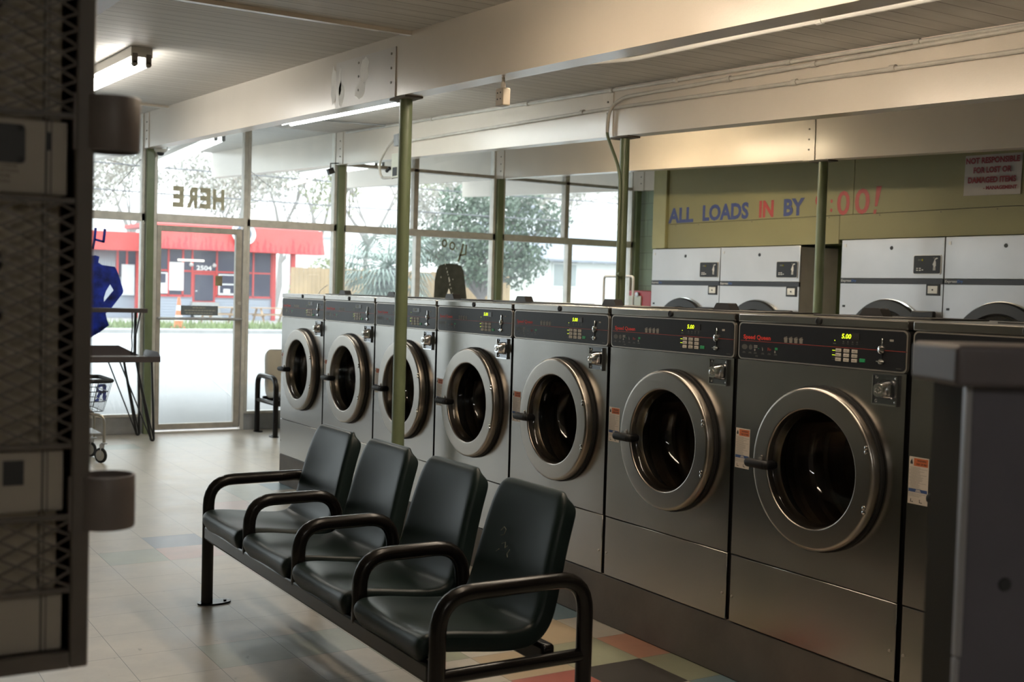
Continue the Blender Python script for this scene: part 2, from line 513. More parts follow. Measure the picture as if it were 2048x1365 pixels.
# floor: one face per tile, coloured tiles where the photo shows them
TILE = 0.308
def tile_of(x, y): return (math.floor((x + 0.155)/TILE), math.floor((y + 1.84)/TILE))
fm = [floor_mat('cream_tile', (0.47, 0.435, 0.375)), floor_mat('blue_grey_tile', (0.23, 0.25, 0.30)),
      floor_mat('pink_tile', (0.50, 0.38, 0.35)), floor_mat('pale_green_tile', (0.36, 0.39, 0.34)),
      floor_mat('black_tile', (0.055, 0.05, 0.045), 0.2), floor_mat('red_tile', (0.36, 0.11, 0.085)),
      floor_mat('tan_tile', (0.42, 0.33, 0.215)), floor_mat('slate_blue_tile', (0.17, 0.25, 0.29)),
      floor_mat('salmon_tile', (0.45, 0.235, 0.16)), floor_mat('sage_tile', (0.285, 0.295, 0.205))]
special = {}
for (x, y, k) in ((-1.23,-1.68,1),(-1.23,-1.99,2),(-1.54,-1.99,3),(-.3,-4.78,4),(-.05,-4.47,8),(-.3,-4.47,9),(-.05,-4.78,9),
                  (-.05,-3.85,7),(-.6,-4.78,5),(-.3,-4.16,6),(-.05,-4.16,0),(-.05,-5.09,7),(-.3,-3.85,0),(-1.2,-3.9,3),(-1.5,-3.9,3),
                  (-.6,-4.47,6),(-.9,-4.78,0),(-.9,-5.09,9),(-.6,-4.16,0),(-.05,-.3,7),(-.35,-.3,3),(-.05,-.9,2),(-.05,-5.4,5),(-.3,-5.1,0)):
    special[tile_of(x, y)] = k
rnd = random.Random(5)
mb = MB()
for i in range(-20, 20):
    for j in range(-33, 17):
        x0 = -0.155 + i*TILE; y0 = -1.84 + j*TILE
        y1 = min(y0 + TILE, YW - 0.02)
        if y0 >= y1: continue
        k = special.get((i, j))
        if k is None:
            k = 0
            if rnd.random() < (0.22 if x0 > -0.9 and y0 < -3.6 else 0.03 if x0 > -1.2 else 0.0): k = rnd.choice((1, 2, 3, 9, 6))
        mb.face(((x0,y0,0),(x0+TILE,y0,0),(x0+TILE,y1,0),(x0,y1,0)), k)
bmesh.ops.remove_doubles(mb.bm, verts=mb.bm.verts, dist=1e-4)
floor = mb.build('floor', fm); tag(floor, kind='structure')

mb = MB(); mb.box(-7, 6.2, -12, YW+.06, -0.22, -0.004)
tag(mb.build('floor_slab', M['concrete_base']), kind='structure')

mb = MB(); sloped(mb, -6.5, 8.6, -12, 7.5, CE, lambda y: CE(y)+0.16)
tag(mb.build('ceiling', M['plank']), kind='structure')
for i, (yy, xa, xb) in enumerate(((-2.52, -6.3, -0.235), (2.36, -6.3, -0.235))):
    mb = MB(); sloped(mb, xa, xb, yy-.022, yy+.022, lambda y: CE(y)-.022, CE)
    tag(mb.build('trim_%d' % (i+1), M['cream_paint']), kind='structure')

BX = (-2.15, -0.175, 1.80, 3.742, 5.69)
rnd = random.Random(3)
for bi, bx in enumerate(BX):
    mb = MB()
    sloped(mb, bx-.06, bx+.06, -12, 7.5, BB, lambda y: CE(y)+.002)
    if bi == 1:     # bare patches of paint and old filler on the face
        for (ya, yb, za, zb) in ((-1.53,-1.43,.004,.27),(-1.66,-1.55,.004,.16),(-1.61,-1.56,.05,.26),(-1.97,-1.80,.02,.13),(-2.02,-1.87,.10,.28)):
            p = []
            for q in range(14):
                a = 2*PI*q/14
                p.append((bx-.0676, (ya+yb)/2 + (yb-ya)/2*math.cos(a)*rnd.uniform(.6,1.05), BB((ya+yb)/2) + max(.004, (za+zb)/2 + (zb-za)/2*math.sin(a)*rnd.uniform(.7,1.05))))
            mb.face(p, 1)
    b = mb.build('ceiling_beam', [M['cream_paint'], M['patch_paint']], recalc=False)
    bmx = bmesh.new(); bmx.from_mesh(b.data); bmesh.ops.recalc_face_normals(bmx, faces=bmx.faces); bmx.to_mesh(b.data); bmx.free()
    tag(b, kind='structure')
    yj = {1: -2.36, 2: -1.70, 3: -1.70}.get(bi)
    spots = [(3.02, .10)] if yj is None else [(yj + (.42 if bi == 1 else .05), .84 if bi == 1 else .12), (3.06, .12)]
    for (yc, wd) in spots:
        mb = MB()
        sloped(mb, bx-.067, bx-.06, yc-wd/2, yc+wd/2, lambda y: BB(y)-.004, lambda y: CE(y)-(.06 if wd > .5 else .002))
        for zz in (.08, .16, .24):
            for yy in ((yc-wd/2+.05, yc+wd/2-.34) if wd > .5 else (yc,)):
                mb.cyl((bx-.067, yy, BB(yy)+zz), (bx-.072, yy, BB(yy)+zz), .007, 8, 2 if wd > .5 else 1)
        mb.build('joint_plate', [M['plate_paint'] if wd > .5 else M['cream_paint'], M['grimy_joint'], M['bolt_paint']], b)

# walls
def wall(name, x0, x1, y0, y1, z0, z1, m):
    mb = MB(); mb.box(x0, x1, y0, y1, z0, z1)
    return tag(mb.build(name, m), kind='structure')
wall('wall_right', 5.76, 5.9, -12, YW+.05, 0, 3.3, M['block_green'])
wall('wall_left', -4.65, -4.5, -12, YW+.05, 0, 3.3, M['block_cream'])
wall('wall_back', -4.65, 5.9, -12.15, -12, 0, 3.3, M['block_cream'])
wall('dryer_wall', 4.87, 4.95, -12, 1.22, 0, 2.0, M['dark_green_wall'])
mb = MB()      # end wall of the dryer enclosure
mb.box(4.45, 5.76, 1.20, 1.24, 0, 2.9)
tag(mb.build('enclosure_wall', M['green_wall']), kind='structure')
# bulkhead over the dryers, boards with open joints
mb = MB()
for (ya, yb, za, zb) in ((1.02, -1.412, 2.208, None), (-1.418, -6.0, 2.208, None), (-6.006, -12, 2.208, None),
                         (1.02, -1.268, 1.965, 2.203), (-1.273, -3.7, 2.0, 2.203), (-3.705, -12, 2.0, 2.203)):
    if zb is None: sloped(mb, 4.45, 4.47, yb, ya, lambda y: za, lambda y: CE(y)+.01)
    else: mb.box(4.45, 4.47, yb, ya, za, zb)
mb.box(4.475, 4.87, -1.27, 1.20, 1.972, 1.99, mi=2); mb.box(4.475, 4.87, -12, -1.27, 2.0, 2.015, mi=2)
mb.box(4.471, 4.475, -12, 1.20, 2.0, 2.9, mi=3)
for yy in (.9, .55, -.2, -.7, -1.15, -1.7, -2.3, -2.8):
    mb.cyl((4.45, yy, 2.19), (4.4485, yy, 2.19), .006, 8, 3)
sloped(mb, 4.425, 4.47, 1.035, 1.24, lambda y: 1.965, lambda y: CE(y)+.01, 1)
bulk = mb.build('bulkhead_wall', [M['green_wall'], M['green_trim'], M['dark_green_wall'], M['grimy_joint']])
tag(bulk, kind='structure')
M['blue_letter'] = pmat('blue_lettering', (0.045, 0.065, 0.22), 0.5, var=0.12, scale=30)
M['red_letter'] = pmat('red_lettering', (0.42, 0.055, 0.05), 0.5, var=0.12, scale=30)
for (word, ya, yb, z0, z1, m, bold) in (('ALL', 1.019, .632, 2.215, 2.367, 'blue_letter', .04), ('LOADS', .494, -.153, 2.218, 2.375, 'blue_letter', .04),
        ('IN', -.292, -.479, 2.222, 2.376, 'red_letter', .04), ('BY', -.605, -.861, 2.223, 2.376, 'blue_letter', .04),
        ('9', -.985, -1.112, 2.202, 2.405, 'red_letter', .015), (':', -1.160, -1.186, 2.235, 2.345, 'red_letter', .015),
        ('0', -1.235, -1.377, 2.204, 2.41, 'red_letter', .015), ('0', -1.431, -1.592, 2.204, 2.418, 'red_letter', .015)):
    mb = MB(); put_text(mb, word, (4.4485, ya, z0), (0,-1,0), (0,0,1), ya-yb, z1-z0, 0, bold)
    mb.build('painted_lettering', M[m], bulk)
mb = MB()
mb.face([(4.4485, y, z) for (y, z) in ((-1.645,2.262),(-1.672,2.262),(-1.712,2.425),(-1.655,2.425))][::-1])
mb.face([(4.4485, y, z) for (y, z) in ((-1.632,2.202),(-1.662,2.202),(-1.667,2.236),(-1.637,2.236))][::-1])
mb.build('painted_lettering', M['red_letter'], bulk)

# concrete curb under the washers
mb = MB(); mb.box(0.004, 0.9, -9.2, 0.0, 0, 0.222, bevel=.006)
tag(mb.build('washer_curb', M['concrete_base']), kind='structure')

# ------------------------------------------------------------------ storefront
def pane(parent, x0, x1, z0, z1, y=YW, y_tilt=0.0, top=None):
    mb = MB()
    if top is None: mb.box(x0, x1, y-.003, y+.003, z0, z1)
    else: sloped(mb, x0, x1, y-.003, y+.003, lambda q: z0, top)
    return mb.build('glass_pane', M['glass'], parent)

FD0, FD1 = YW-.045, YW+.045
def frame_piece(mb, x0, x1, z0, z1, mi=0, d0=FD0, d1=FD1):
    mb.box(x0, x1, d0, d1, z0, z1, bevel=.003, mi=mi, segs=1)
def sill(mb, x0, x1):
    frame_piece(mb, x0, x1, .0, .165, 1, FD0+.012, FD1-.01)
    frame_piece(mb, x0, x1, .165, .192)
def topglass_z(y=YW): return CE(YW)

wins = []
def window(n, x0, x1, mullions=(), lower_mullions=(), header=False):
    mb = MB()
    sill(mb, x0, x1)
    frame_piece(mb, x0, x1, 2.06, 2.135, 0)
    top = CE(YW)-.005
    frame_piece(mb, x0, x0+.032, .192, top); frame_piece(mb, x1-.032, x1, .192, top)
    for mx in mullions: frame_piece(mb, mx-.028, mx+.028, 2.135, top, 2)
    for mx in lower_mullions: frame_piece(mb, mx-.03, mx+.03, .192, 2.06)
    if header: frame_piece(mb, x0+.03, x1-.03, 2.755, 2.79, 2)
    w = mb.build('window_%d' % n, [M['alu'], M['dirty_alu'], M['alu_dark']]); tag(w, kind='structure')
    xs = [x0+.03] + [m for m in lower_mullions] + [x1-.03]
    for a, b in zip(xs, xs[1:]): pane(w, a, b, .19, 2.065)
    xs = [x0+.03] + [m for m in mullions] + [x1-.03]
    for a, b in zip(xs, xs[1:]): pane(w, a, b, 2.13, top)
    wins.append(w)
    return w
window(1, -4.49, -2.19)
w2 = window(2, -2.11, -0.215)
w3 = window(3, 0.80, 1.765)
w4 = window(4, 1.84, 3.70, (2.69,), (2.73,), True)
w5 = window(5, 3.79, 5.655, (4.675,), (4.735,), True)

# door bay: fixed frame, transom pane, then the glazed door itself
mb = MB()
frame_piece(mb, -0.132, -0.098, 0, CE(YW)-.005); frame_piece(mb, 0.762, 0.80, 0, CE(YW)-.005, 0)
frame_piece(mb, -0.098, 0.762, 2.06, 2.14)
mb.box(-.1, .765, YW-.06, YW+.06, 0, .012, bevel=.003)
w6 = mb.build('window_6', [M['alu'], M['alu_dark']]); tag(w6, kind='structure')
pane(w6, -.1, .765, 2.13, CE(YW)-.005)
mb = MB()
for (a, b, c, d) in ((-.092, -.05, .03, 2.03), (.695, .755, .03, 2.03), (-.05, .695, 1.975, 2.03), (-.05, .695, .03, .085)):
    frame_piece(mb, a, b, c, d, 0, YW-.03, YW+.03)
door = mb.build('door_1', [M['alu_dark'], M['alu']]); tag(door, kind='structure')
pane(door, -.055, .70, .08, 1.98)
mb = MB(); mb.cyl((-.085, YW-.085, 1.125), (.75, YW-.085, 1.125), .014, 12)
for xx in (-.075, .735): mb.cyl((xx, YW-.085, 1.125), (xx, YW-.03, 1.125), .012, 10)
mb.build('push_bar', M['galv'], door)
mb = MB(); mb.cyl((.735, YW-.03, 1.285), (.735, YW-.045, 1.285), .018, 14); mb.cyl((.735, YW-.045, 1.285), (.735, YW-.05, 1.285), .008, 10)
mb.build('lock_cylinder', M['alu'], door)
M['sign_back'] = pmat('slate_sign', (0.16, 0.185, 0.20), 0.6)
M['pale_ink'] = pmat('pale_ink', (0.42, 0.42, 0.36), 0.6)
M['tan_paint'] = paintmat('tan_letter_paint', (0.42, 0.37, 0.25), .55)
M['brown_paint'] = paintmat('brown_letter_paint', (0.13, 0.11, 0.06), .5)
mb = MB(); mb.box(.155, .525, YW-.012, YW-.006, 1.158, 1.252)
for (zz, xa, xb) in ((1.232, .27, .40), (1.205, .19, .50), (1.178, .20, .47)):
    x = xa
    rq = random.Random(int(zz*1000))
    while x < xb:
        L = rq.uniform(.012, .035); mb.box(x, min(x+L, xb), YW-.0135, YW-.012, zz-.005, zz+.005, mi=1); x += L + .006
mb.build('door_notice', [M['sign_back'], M['pale_ink']], door)
mb = MB(); mb.box(.495, .565, YW-.008, YW-.005, 1.455, 1.555)
mb.build('door_sticker', M['tan_paint'], door)
# painted lettering on the panes (read from the street)
mb = MB(); yq = YW-.0045
for (ch, xr, xl) in (('H', .572, .456), ('E', .432, .325), ('R', .30, .195), ('E', .165, .058)):
    put_text(mb, ch, (xr, yq, 2.215 if ch != 'H' else 2.21), (-1,0,0), (0,0,1), xr-xl, .205, 0, .045)
mb.build('painted_lettering', M['tan_paint'], w6)

M['blue_paint'] = paintmat('blue_window_paint', (0.006, 0.018, 0.17), .35, var=0.95, scale=9)
M['olive_paint'] = paintmat('dark_window_paint', (0.055, 0.052, 0.038), .3, var=0.35, scale=12)
yq = YW-.0045
def mirror_shape(half, cx):      # outline given for one side, mirrored about x = cx
    return half + [(2*cx - x, z) for (x, z) in reversed(half)]
shirt_half = [(-.70,1.705),(-.66,1.712),(-.624,1.70),(-.634,1.645),(-.60,1.622),(-.555,1.612),(-.482,1.609),(-.462,1.58),(-.43,1.49),(-.398,1.382),(-.405,1.355),(-.512,1.207)]
mb = MB()
def flat(mb, poly, y=yq, mi=0): mb.face([(x, y, z) for (x, z) in poly], mi)
cx = -.76
for s in (1, -1):
    def sx(x): return cx + s*(x-cx)
    arm = [(sx(x), z) for (x, z) in ((-.60,1.622),(-.482,1.609),(-.462,1.58),(-.43,1.49),(-.398,1.382),(-.405,1.355),(-.512,1.207),(-.56,1.16),(-.577,1.273),(-.49,1.385),(-.522,1.44))]
    body = [(sx(x), z) for (x, z) in ((cx,1.70),(-.70,1.705),(-.66,1.712),(-.624,1.70),(-.634,1.645),(-.60,1.622),(-.522,1.44),(-.56,1.375),(-.578,1.31),(-.577,1.273),(-.56,1.16),(-.545,1.10),(-.526,1.049),(-.61,.982),(-.692,.934),(cx,.905))]
    flat(mb, arm); flat(mb, body)
mb.build('painted_shirt', M['blue_paint'], w2)
mb = MB(); I = ((1,0,0), (0,0,1), (0,yq,0))
stroke(mb, [(-.663,1.972),(-.672,1.86),(-.69,1.77)], .026, *I); stroke(mb, [(-.672,1.862),(-.585,1.842)], .022, *I); stroke(mb, [(-.577,1.966),(-.59,1.835)], .026, *I)
mb.build('painted_lettering', M['blue_paint'], w2)
mb = MB()
stroke(mb, [(-.562,.482),(-.56,.322)], .034, *I)
stroke(mb, [(-.555,.474),(-.60,.474),(-.628,.455),(-.625,.425),(-.595,.41),(-.56,.408)], .028, *I)
stroke(mb, [(-.59,.41),(-.618,.372),(-.622,.335),(-.648,.322)], .03, *I)
mb.build('painted_lettering', M['blue_paint'], w2)
# painted trousers, price and word on the pane of the next bay
mb = MB()
L = [(2.957,1.25),(2.957,1.378),(2.963,1.588),(2.985,1.70),(3.015,1.748),(3.08,1.770),(3.146,1.776),(3.22,1.772),(3.29,1.757),(3.325,1.70),(3.351,1.544),(3.375,1.387),(3.38,1.25),(3.20,1.25),(3.188,1.383),(3.142,1.499),(3.106,1.381),(3.10,1.25)]
ci = 15
flat(mb, L[:7] + [L[15], L[16], L[17]]); flat(mb, [L[6]] + L[7:16])
for (xa, za, r) in ((3.09,1.765,.006),(3.105,1.72,.007),(3.118,1.68,.009),(3.128,1.65,.006),(3.14,1.61,.01),(3.147,1.585,.012),(3.155,1.54,.008),(3.17,1.50,.006),(3.19,1.44,.006),(3.20,1.41,.008),(3.19,1.60,.006),(3.04,1.62,.006)):
    mb.face([(x, yq-.001, z) for (x, z) in ellipse(xa, za, r*.7, r*1.6, 9)[:-1]], 1)
mb.build('painted_trousers', [M['olive_paint'], M['patch_paint']], w4)
mb = MB()
stroke(mb, ellipse(3.073, 1.998, .026, .036, 18), .018, *I)
stroke(mb, ellipse(3.172, 1.972, .030, .040, 18), .018, *I)
stroke(mb, [(3.312,2.005),(3.292,1.92),(3.255,1.80)], .024, *I); stroke(mb, [(3.352,1.995),(3.345,1.885),(3.265,1.872)], .020, *I)
stroke(mb, [(3.222,1.965),(3.232,1.935)], .012, *I)
mb.build('painted_lettering', M['brown_paint'], w4)
mb = MB()
for st in ([(3.075,1.88),(3.055,1.835),(3.035,1.885),(3.012,1.83),(3.0,1.90)], [(2.995,1.81),(2.97,1.885),(2.955,1.80)], [(2.985,1.84),(2.958,1.835)],
           [(2.925,1.86),(2.945,1.85),(2.928,1.825),(2.945,1.80),(2.925,1.79)], [(2.905,1.85),(2.90,1.775)], [(2.868,1.84),(2.862,1.76)], [(2.905,1.81),(2.863,1.80)]):
    stroke(mb, st, .006, *I)
mb.build('painted_lettering', M['brown_paint'], w4)
# cracks and scratches in the panes
M['crack'] = pmat('crack_white', (0.8, 0.82, 0.85), 0.4)
M['crack_dark'] = pmat('crack_dark', (0.16, 0.17, 0.18), 0.5)
mb = MB()
stroke(mb, [(-.20,2.70),(-.28,2.62),(-.32,2.56),(-.42,2.44),(-.55,2.28)], .005, *I); stroke(mb, [(-.32,2.57),(-.44,2.60),(-.55,2.62)], .004, *I); stroke(mb, [(-.322,2.56),(-.335,2.45),(-.33,2.36)], .004, *I)
mb.build('glass_crack', M['crack_dark'], w2)
mb = MB(); stroke(mb, [(.84,2.62),(.98,2.52),(1.06,2.47)], .006, *I); stroke(mb, [(1.50,1.21),(1.62,1.44),(1.70,1.50)], .008, *I)
mb.build('glass_crack', M['crack'], w3)

# posts
def steel_post(x, y, z1, r, label, plate=True, square=False):
    t = thing('steel_post', label, 'post', (x, y, 0))
    mb = MB()
    if square: mb.box(-r, r, -r, r, 0, z1-.0, bevel=.006)
    else: mb.cyl((0,0,0), (0,0,z1-.012), r, 24)
    mb.build('shaft', M['green_paint'], t)
    if plate:
        mb = MB(); mb.box(-.055, .055, -.10, .10, z1-.014, z1-.002)
        mb.build('cap_plate', M['grimy_joint'], t)
        mb = MB(); mb.lathe([(r+.03, 0), (r+.03, .006), (r+.004, .01), (r, .016)], n=24, capa=True)
        mb.build('base_flange', M['green_paint'], t)
    return t
steel_post(-.175, -2.37, BB(-2.37), .0365, 'round green steel post in front of the third washer from the windows')
steel_post(1.80, -1.77, BB(-1.77), .034, 'round green steel post with a thin conduit running up beside it')
steel_post(3.742, -1.745, BB(-1.745), .037, 'green steel post in front of the dryers, crossing the painted numeral nine')
for (x, lab) in ((-2.15, 'green steel window post hidden behind the caged vending machine'), (-.175, 'green steel window post under the dome camera, between door and folding table'),
                 (1.80, 'green steel window post behind the second washer from the windows, below the small spotlight'), (3.742, 'green steel window post past the painted trousers'),
                 (5.70, 'green steel window post in the corner by the block wall')):
    steel_post(x, YW-.05, BB(YW-.05)+.0, .037, lab, False, True)
# ------------------------------------------------------------------ washers
M['steel'] = pmat('brushed_stainless', (0.385, 0.37, 0.35), 0.25, metal=1.0, var=0.08, scale=2.0, rvar=0.05, stretch=(1, 1, .5), bump=0.35, bscale=3.2, bdet=0.0)
M['steel_ring'] = pmat('door_ring_stainless', (0.40, 0.37, 0.335), 0.29, metal=1.0, var=0.06, scale=4)
M['steel_dark'] = pmat('cabinet_side_paint', (0.03, 0.03, 0.03), 0.5)
M['panel_black'] = pmat('control_panel_black', (0.012, 0.0125, 0.015), 0.38, var=0.1, scale=20, spec=0.35)
M['panel_edge'] = pmat('panel_edge_steel', (0.50, 0.46, 0.41), 0.35, metal=0.8)
M['red_print'] = pmat('red_print', (0.62, 0.035, 0.020), 0.5)
M['red_line'] = pmat('red_line_print', (0.26, 0.03, 0.022), 0.5)
M['grey_print'] = pmat('grey_print', (0.30, 0.28, 0.24), 0.6)
M['dim_print'] = pmat('dim_print', (0.09, 0.085, 0.075), 0.6)
M['button'] = pmat('beige_button', (0.50, 0.46, 0.40), 0.5)
M['green_button'] = pmat('green_button', (0.02, 0.30, 0.11), 0.4)
M['display_dark'] = pmat('display_window', (0.035, 0.033, 0.033), 0.25)
M['digit'] = emat('display_digits', (0.62, 0.85, 0.02), 0.9)
M['digit_off'] = pmat('unlit_digits', (0.16, 0.16, 0.05), 0.4)
M['handle_black'] = pmat('handle_black', (0.008, 0.008, 0.009), 0.5, spec=0.25)
M['drum'] = pmat('drum_steel', (0.42, 0.37, 0.31), 0.3, metal=0.9, var=0.2, scale=10)
M['door_glass'] = glassmat('washer_door_glass', tint=(0.52, 0.50, 0.46), base=0.05, power=4.0, dirt_veil=0.0)
M['sticker'] = pmat('sticker_white', (0.56, 0.50, 0.44), 0.6)
M['sticker_orange'] = pmat('sticker_orange', (0.52, 0.13, 0.045), 0.6)
M['sticker_blue'] = pmat('sticker_blue', (0.03, 0.07, 0.20), 0.6)
M['ink'] = pmat('black_ink', (0.02, 0.02, 0.02), 0.6)
M['lid_plastic'] = pmat('lid_plastic', (0.022, 0.020, 0.020), 0.4)

WW = 0.825
S0, S1 = 0.012, 0.815          # machine edges along the row (s = -y)
SC, ZC = 0.451, 0.883          # door centre
def P(s, z, x=0.0): return (x, -s, z)

def hole_panel(mb, s0, s1, z0, z1, sc, zc, r, x0, x1, mi=0, n=48):
    """flat plate with a round hole, between the depths x0 (front) and x1"""
    ang = [2*PI*k/n for k in range(n)]
    corners = [math.atan2(zz-zc, ss-sc) % (2*PI) for ss in (s0, s1) for zz in (z0, z1)]
    ang = sorted(set([round(a, 6) for a in ang + corners]))
    def edge(a):
        c, q = math.cos(a), math.sin(a); t = 1e9
        if c > 1e-9: t = min(t, (s1-sc)/c)
        if c < -1e-9: t = min(t, (s0-sc)/c)
        if q > 1e-9: t = min(t, (z1-zc)/q)
        if q < -1e-9: t = min(t, (z0-zc)/q)
        return sc + c*t, zc + q*t
    F = [(mb.bm.verts.new(P(sc + r*math.cos(a), zc + r*math.sin(a), x0)), mb.bm.verts.new(P(*edge(a), x0)),
          mb.bm.verts.new(P(*edge(a), x1)), mb.bm.verts.new(P(sc + r*math.cos(a), zc + r*math.sin(a), x1))) for a in ang]
    for i in range(len(F)):
        A, B = F[i], F[(i+1) % len(F)]
        for q in ((0,1),(1,2),(2,3)):
            mb.bm.faces.new((A[q[0]], A[q[1]], B[q[1]], B[q[0]])).material_index = mi

def capsule_box(mb, s0, s1, z0, z1, x0, x1, mi=0):
    mb.box(x0, x1, -s0, -s1, z0, z1, bevel=min(abs(z1-z0), abs(x1-x0))*.46, mi=mi, segs=4)

def make_washer():
    t = thing('washing_machine', 'x', 'washing machine')
    # carcass: open box behind the front panels
    mb = MB()
    mb.box(.012, .85, -S0-.004, -S0-.02, .223, 1.385); mb.box(.012, .85, -S1+.004, -S1+.02, .223, 1.385)
    mb.box(.83, .85, -S0-.004, -S1+.004, .223, 1.385); mb.box(.012, .85, -S0-.004, -S1+.004, .223, .243)
    mb.build('body', M['steel_dark'], t)
    mb = MB(); hole_panel(mb, S0, S1, .4905, 1.244, SC, ZC, .262, 0, .012)
    mb.build('front_panel', M['steel'], t)
    mb = MB(); mb.box(0, .012, -S0, -S1, .2255, .4865, bevel=.002, segs=1)
    lp = mb.build('lower_panel', M['steel'], t)
    for s in (S0+.013, S1-.022):
        mb = MB(); mb.lathe([(.0055, 0), (.0045, .003), (0, .0045)], P(s, .325, 0), (-1,0,0), 10)
        mb.build('screw', M['panel_edge'], lp)
    # top with its rounded front strip
    mb = MB(); mb.box(-.004, .85, -S0, -S1, 1.388, 1.4185, bevel=.004)
    top = mb.build('top_cover', M['steel'], t)
    mb = MB(); mb.lathe([(.0135, 0), (.0135, .004), (.010, .006), (.010, .004), (0, .004)], P(.425, 1.404, -.004), (-1,0,0), 18)
    mb.build('lock', M['black_plastic'], top)
    # soap lid
    mb = MB(); mb.box(.30, .62, -.10, -.66, 1.4185, 1.4245, bevel=.002, segs=1)
    lid = mb.build('soap_lid', M['lid_plastic'], t)
    mb = MB(); mb.prism([(-.058, 0), (.058, 0), (.040, .026), (.034, .030), (-.034, .030), (-.040, .026)], P(.372, 1.4245, .32), (0,-1,0), (0,0,1), (1,0,0), .05)
    mb.build('lid_grip', M['lid_plastic'], lid)
    # control panel
    mb = MB()
    mb.prism(rrect(S1-S0, .141, .018, 5, (S0+S1)/2, 1.3165), (.0, 0, 0), (0,-1,0), (0,0,1), (1,0,0), .012, 1)
    mb.prism(rrect(S1-S0-.012, .131, .016, 5, (S0+S1)/2, 1.3165), (-.0015, 0, 0), (0,-1,0), (0,0,1), (1,0,0), .003, 0)
    # printing: line, name, small symbols
    X = -.002
    def prt(s, z, w, h, mi): mb.face([P(s, z, X), P(s+w, z, X), P(s+w, z+h, X), P(s, z+h, X)], mi)
    prt(.025, 1.3155, .79, .0022, 3)
    put_text(mb, 'Speed Queen', P(.040, 1.3185, X), (0,-1,0), (0,0,1), .146, .0215, 2, .03)
    for k in range(4):
        s = .254 + k*.0255
        for q in range(4): prt(s+.0012*q, 1.3335-q*.0046, .0195-.0024*q, .0032, 4)
        prt(s+.004, 1.338, .006, .0022, 4); prt(s+.012, 1.338, .004, .004, 4)
        for q in range(5): prt(s+.003+q*.0034, 1.3197, .0014, .014, 4)
    for (s, k) in ((.036, 0), (.069, 1), (.098, 2), (.138, 3), (.172, 4), (.205, 5)):
        if k < 2: mb.face([P(a, b, X) for (a, b) in ellipse(s+.012, 1.293, .016 if k == 0 else .010, .010, 14)[:-1]], 7)
        if k == 2:
            for q in range(3):
                for w in range(2): prt(s+.001+q*.0065, 1.2915+w*.006, .005, .0045, 4)
            prt(s+.023, 1.289, .006, .002, 6); mb.face([P(a, b, X) for (a, b) in ellipse(s+.006, 1.284, .004, .005, 8)[:-1]], 4)
        if k == 3: mb.face([P(a, b, X) for (a, b) in ((s+.004,1.298),(s+.009,1.29),(s+.0095,1.282),(s+.006,1.283))], 4)
        if k == 4:
            for q in range(4): prt(s+q*.005, 1.284+.002*(q%2), .003, .012-.002*q, 8)
        if k == 5: prt(s+.005, 1.289, .014, .009, 6); mb.face([P(a, b, X) for (a, b) in ellipse(s+.006, 1.282, .004, .005, 8)[:-1]], 4)
        prt(s+.003, 1.273, .013, .0022, 7); prt(s+.001, 1.2695, .017, .0022, 7)
        if k == 2: prt(s+.010, 1.262, .014, .002, 7); prt(s+.010, 1.2585, .014, .002, 7)
    for k in range(4): prt(.538+k*.0205, 1.334, .006, .006, 7); prt(.536+k*.0205, 1.329, .010, .002, 7)
    prt(.500, 1.338, .003, .003, 5); prt(.494, 1.327, .014, .004, 7)
    for k in range(5): prt(.491, 1.304-k*.008, .014, .0015, 5 if k in (0, 2) else 7)
    prt(.772, 1.2585, .022, .0022, 7); prt(.742, 1.3475, .016, .007, 4)
    cp = mb.build('control_panel', [M['panel_black'], M['panel_edge'], M['red_print'], M['red_line'], M['grey_print'], M['digit'], M['green_button'], M['dim_print'], M['red_line']], t)
    mb = MB(); mb.box(-.0035, 0, -.528, -.612, 1.3445, 1.3675)
    put_text(mb, '5.00', P(.534, 1.348, -.0042), (0,-1,0), (0,0,1), .042, .0165, 1, .02, .12)
    mb.build('display', [M['display_dark'], M['digit']], cp)
    for r in range(3):
        for c in range(3):
            s = .507 + c*.0365; z = 1.2995 - r*.0158
            mb = MB(); mb.box(-.0042, 0, -s, -s-.0255, z, z+.0125, bevel=.0015, segs=1)
            mb.box(-.0046, -.004, -s-.005, -s-.019, z+.004, z+.0078, mi=1)
            mb.build('button', [M['button'], M['grey_print']], cp)
    mb = MB(); mb.box(-.0042, 0, -.616, -.641, 1.2705, 1.2835, bevel=.0015, segs=1)
    mb.build('start_button', M['green_button'], cp)
    mb = MB()
    mb.box(-.006, 0, -.7085, -.7155, 1.317, 1.357, bevel=.001, segs=1)
    mb.lathe([(.015, 0), (.014, .007), (.007, .010), (0, .011)], P(.710, 1.318, 0), (-1,0,0), 16)
    mb.box(-.004, 0, -.7045, -.7135, 1.28, 1.317, mi=1)
    mb.lathe([(.011, 0), (.009, .006), (0, .008)], P(.708, 1.278, 0), (-1,0,0), 12); mb.box(-.009, 0, -.692, -.725, 1.2765, 1.2815, bevel=.001, segs=1)
    mb.build('coin_slot', [M['steel_chrome'], M['panel_black']], cp)
    # coin box plate and lock
    mb = MB()
    mb.box(-.002, .004, -.681, -.787, 1.134, 1.237)
    for (a, b, c, d) in ((.681, .685, 1.134, 1.237), (.783, .787, 1.134, 1.237), (.681, .787, 1.134, 1.139), (.681, .787, 1.233, 1.237)):
        mb.box(-.010, -.002, -a, -b, c, d, mi=0 if c > 1.2 or a > .7 else 1)
    for (s, z) in ((.694, 1.226), (.776, 1.226), (.694, 1.147), (.776, 1.147)):
        mb.lathe([(.0055, 0), (.0045, .003), (0, .0045)], P(s, z, -.002), (-1,0,0), 10, 1)
    cb = mb.build('coin_box', [pmat('coin_plate_steel', (0.30, 0.31, 0.33), 0.22, metal=1.0) if 'coin_plate' not in M else M['coin_plate'], M['steel_chrome']], t)
    mb = MB()
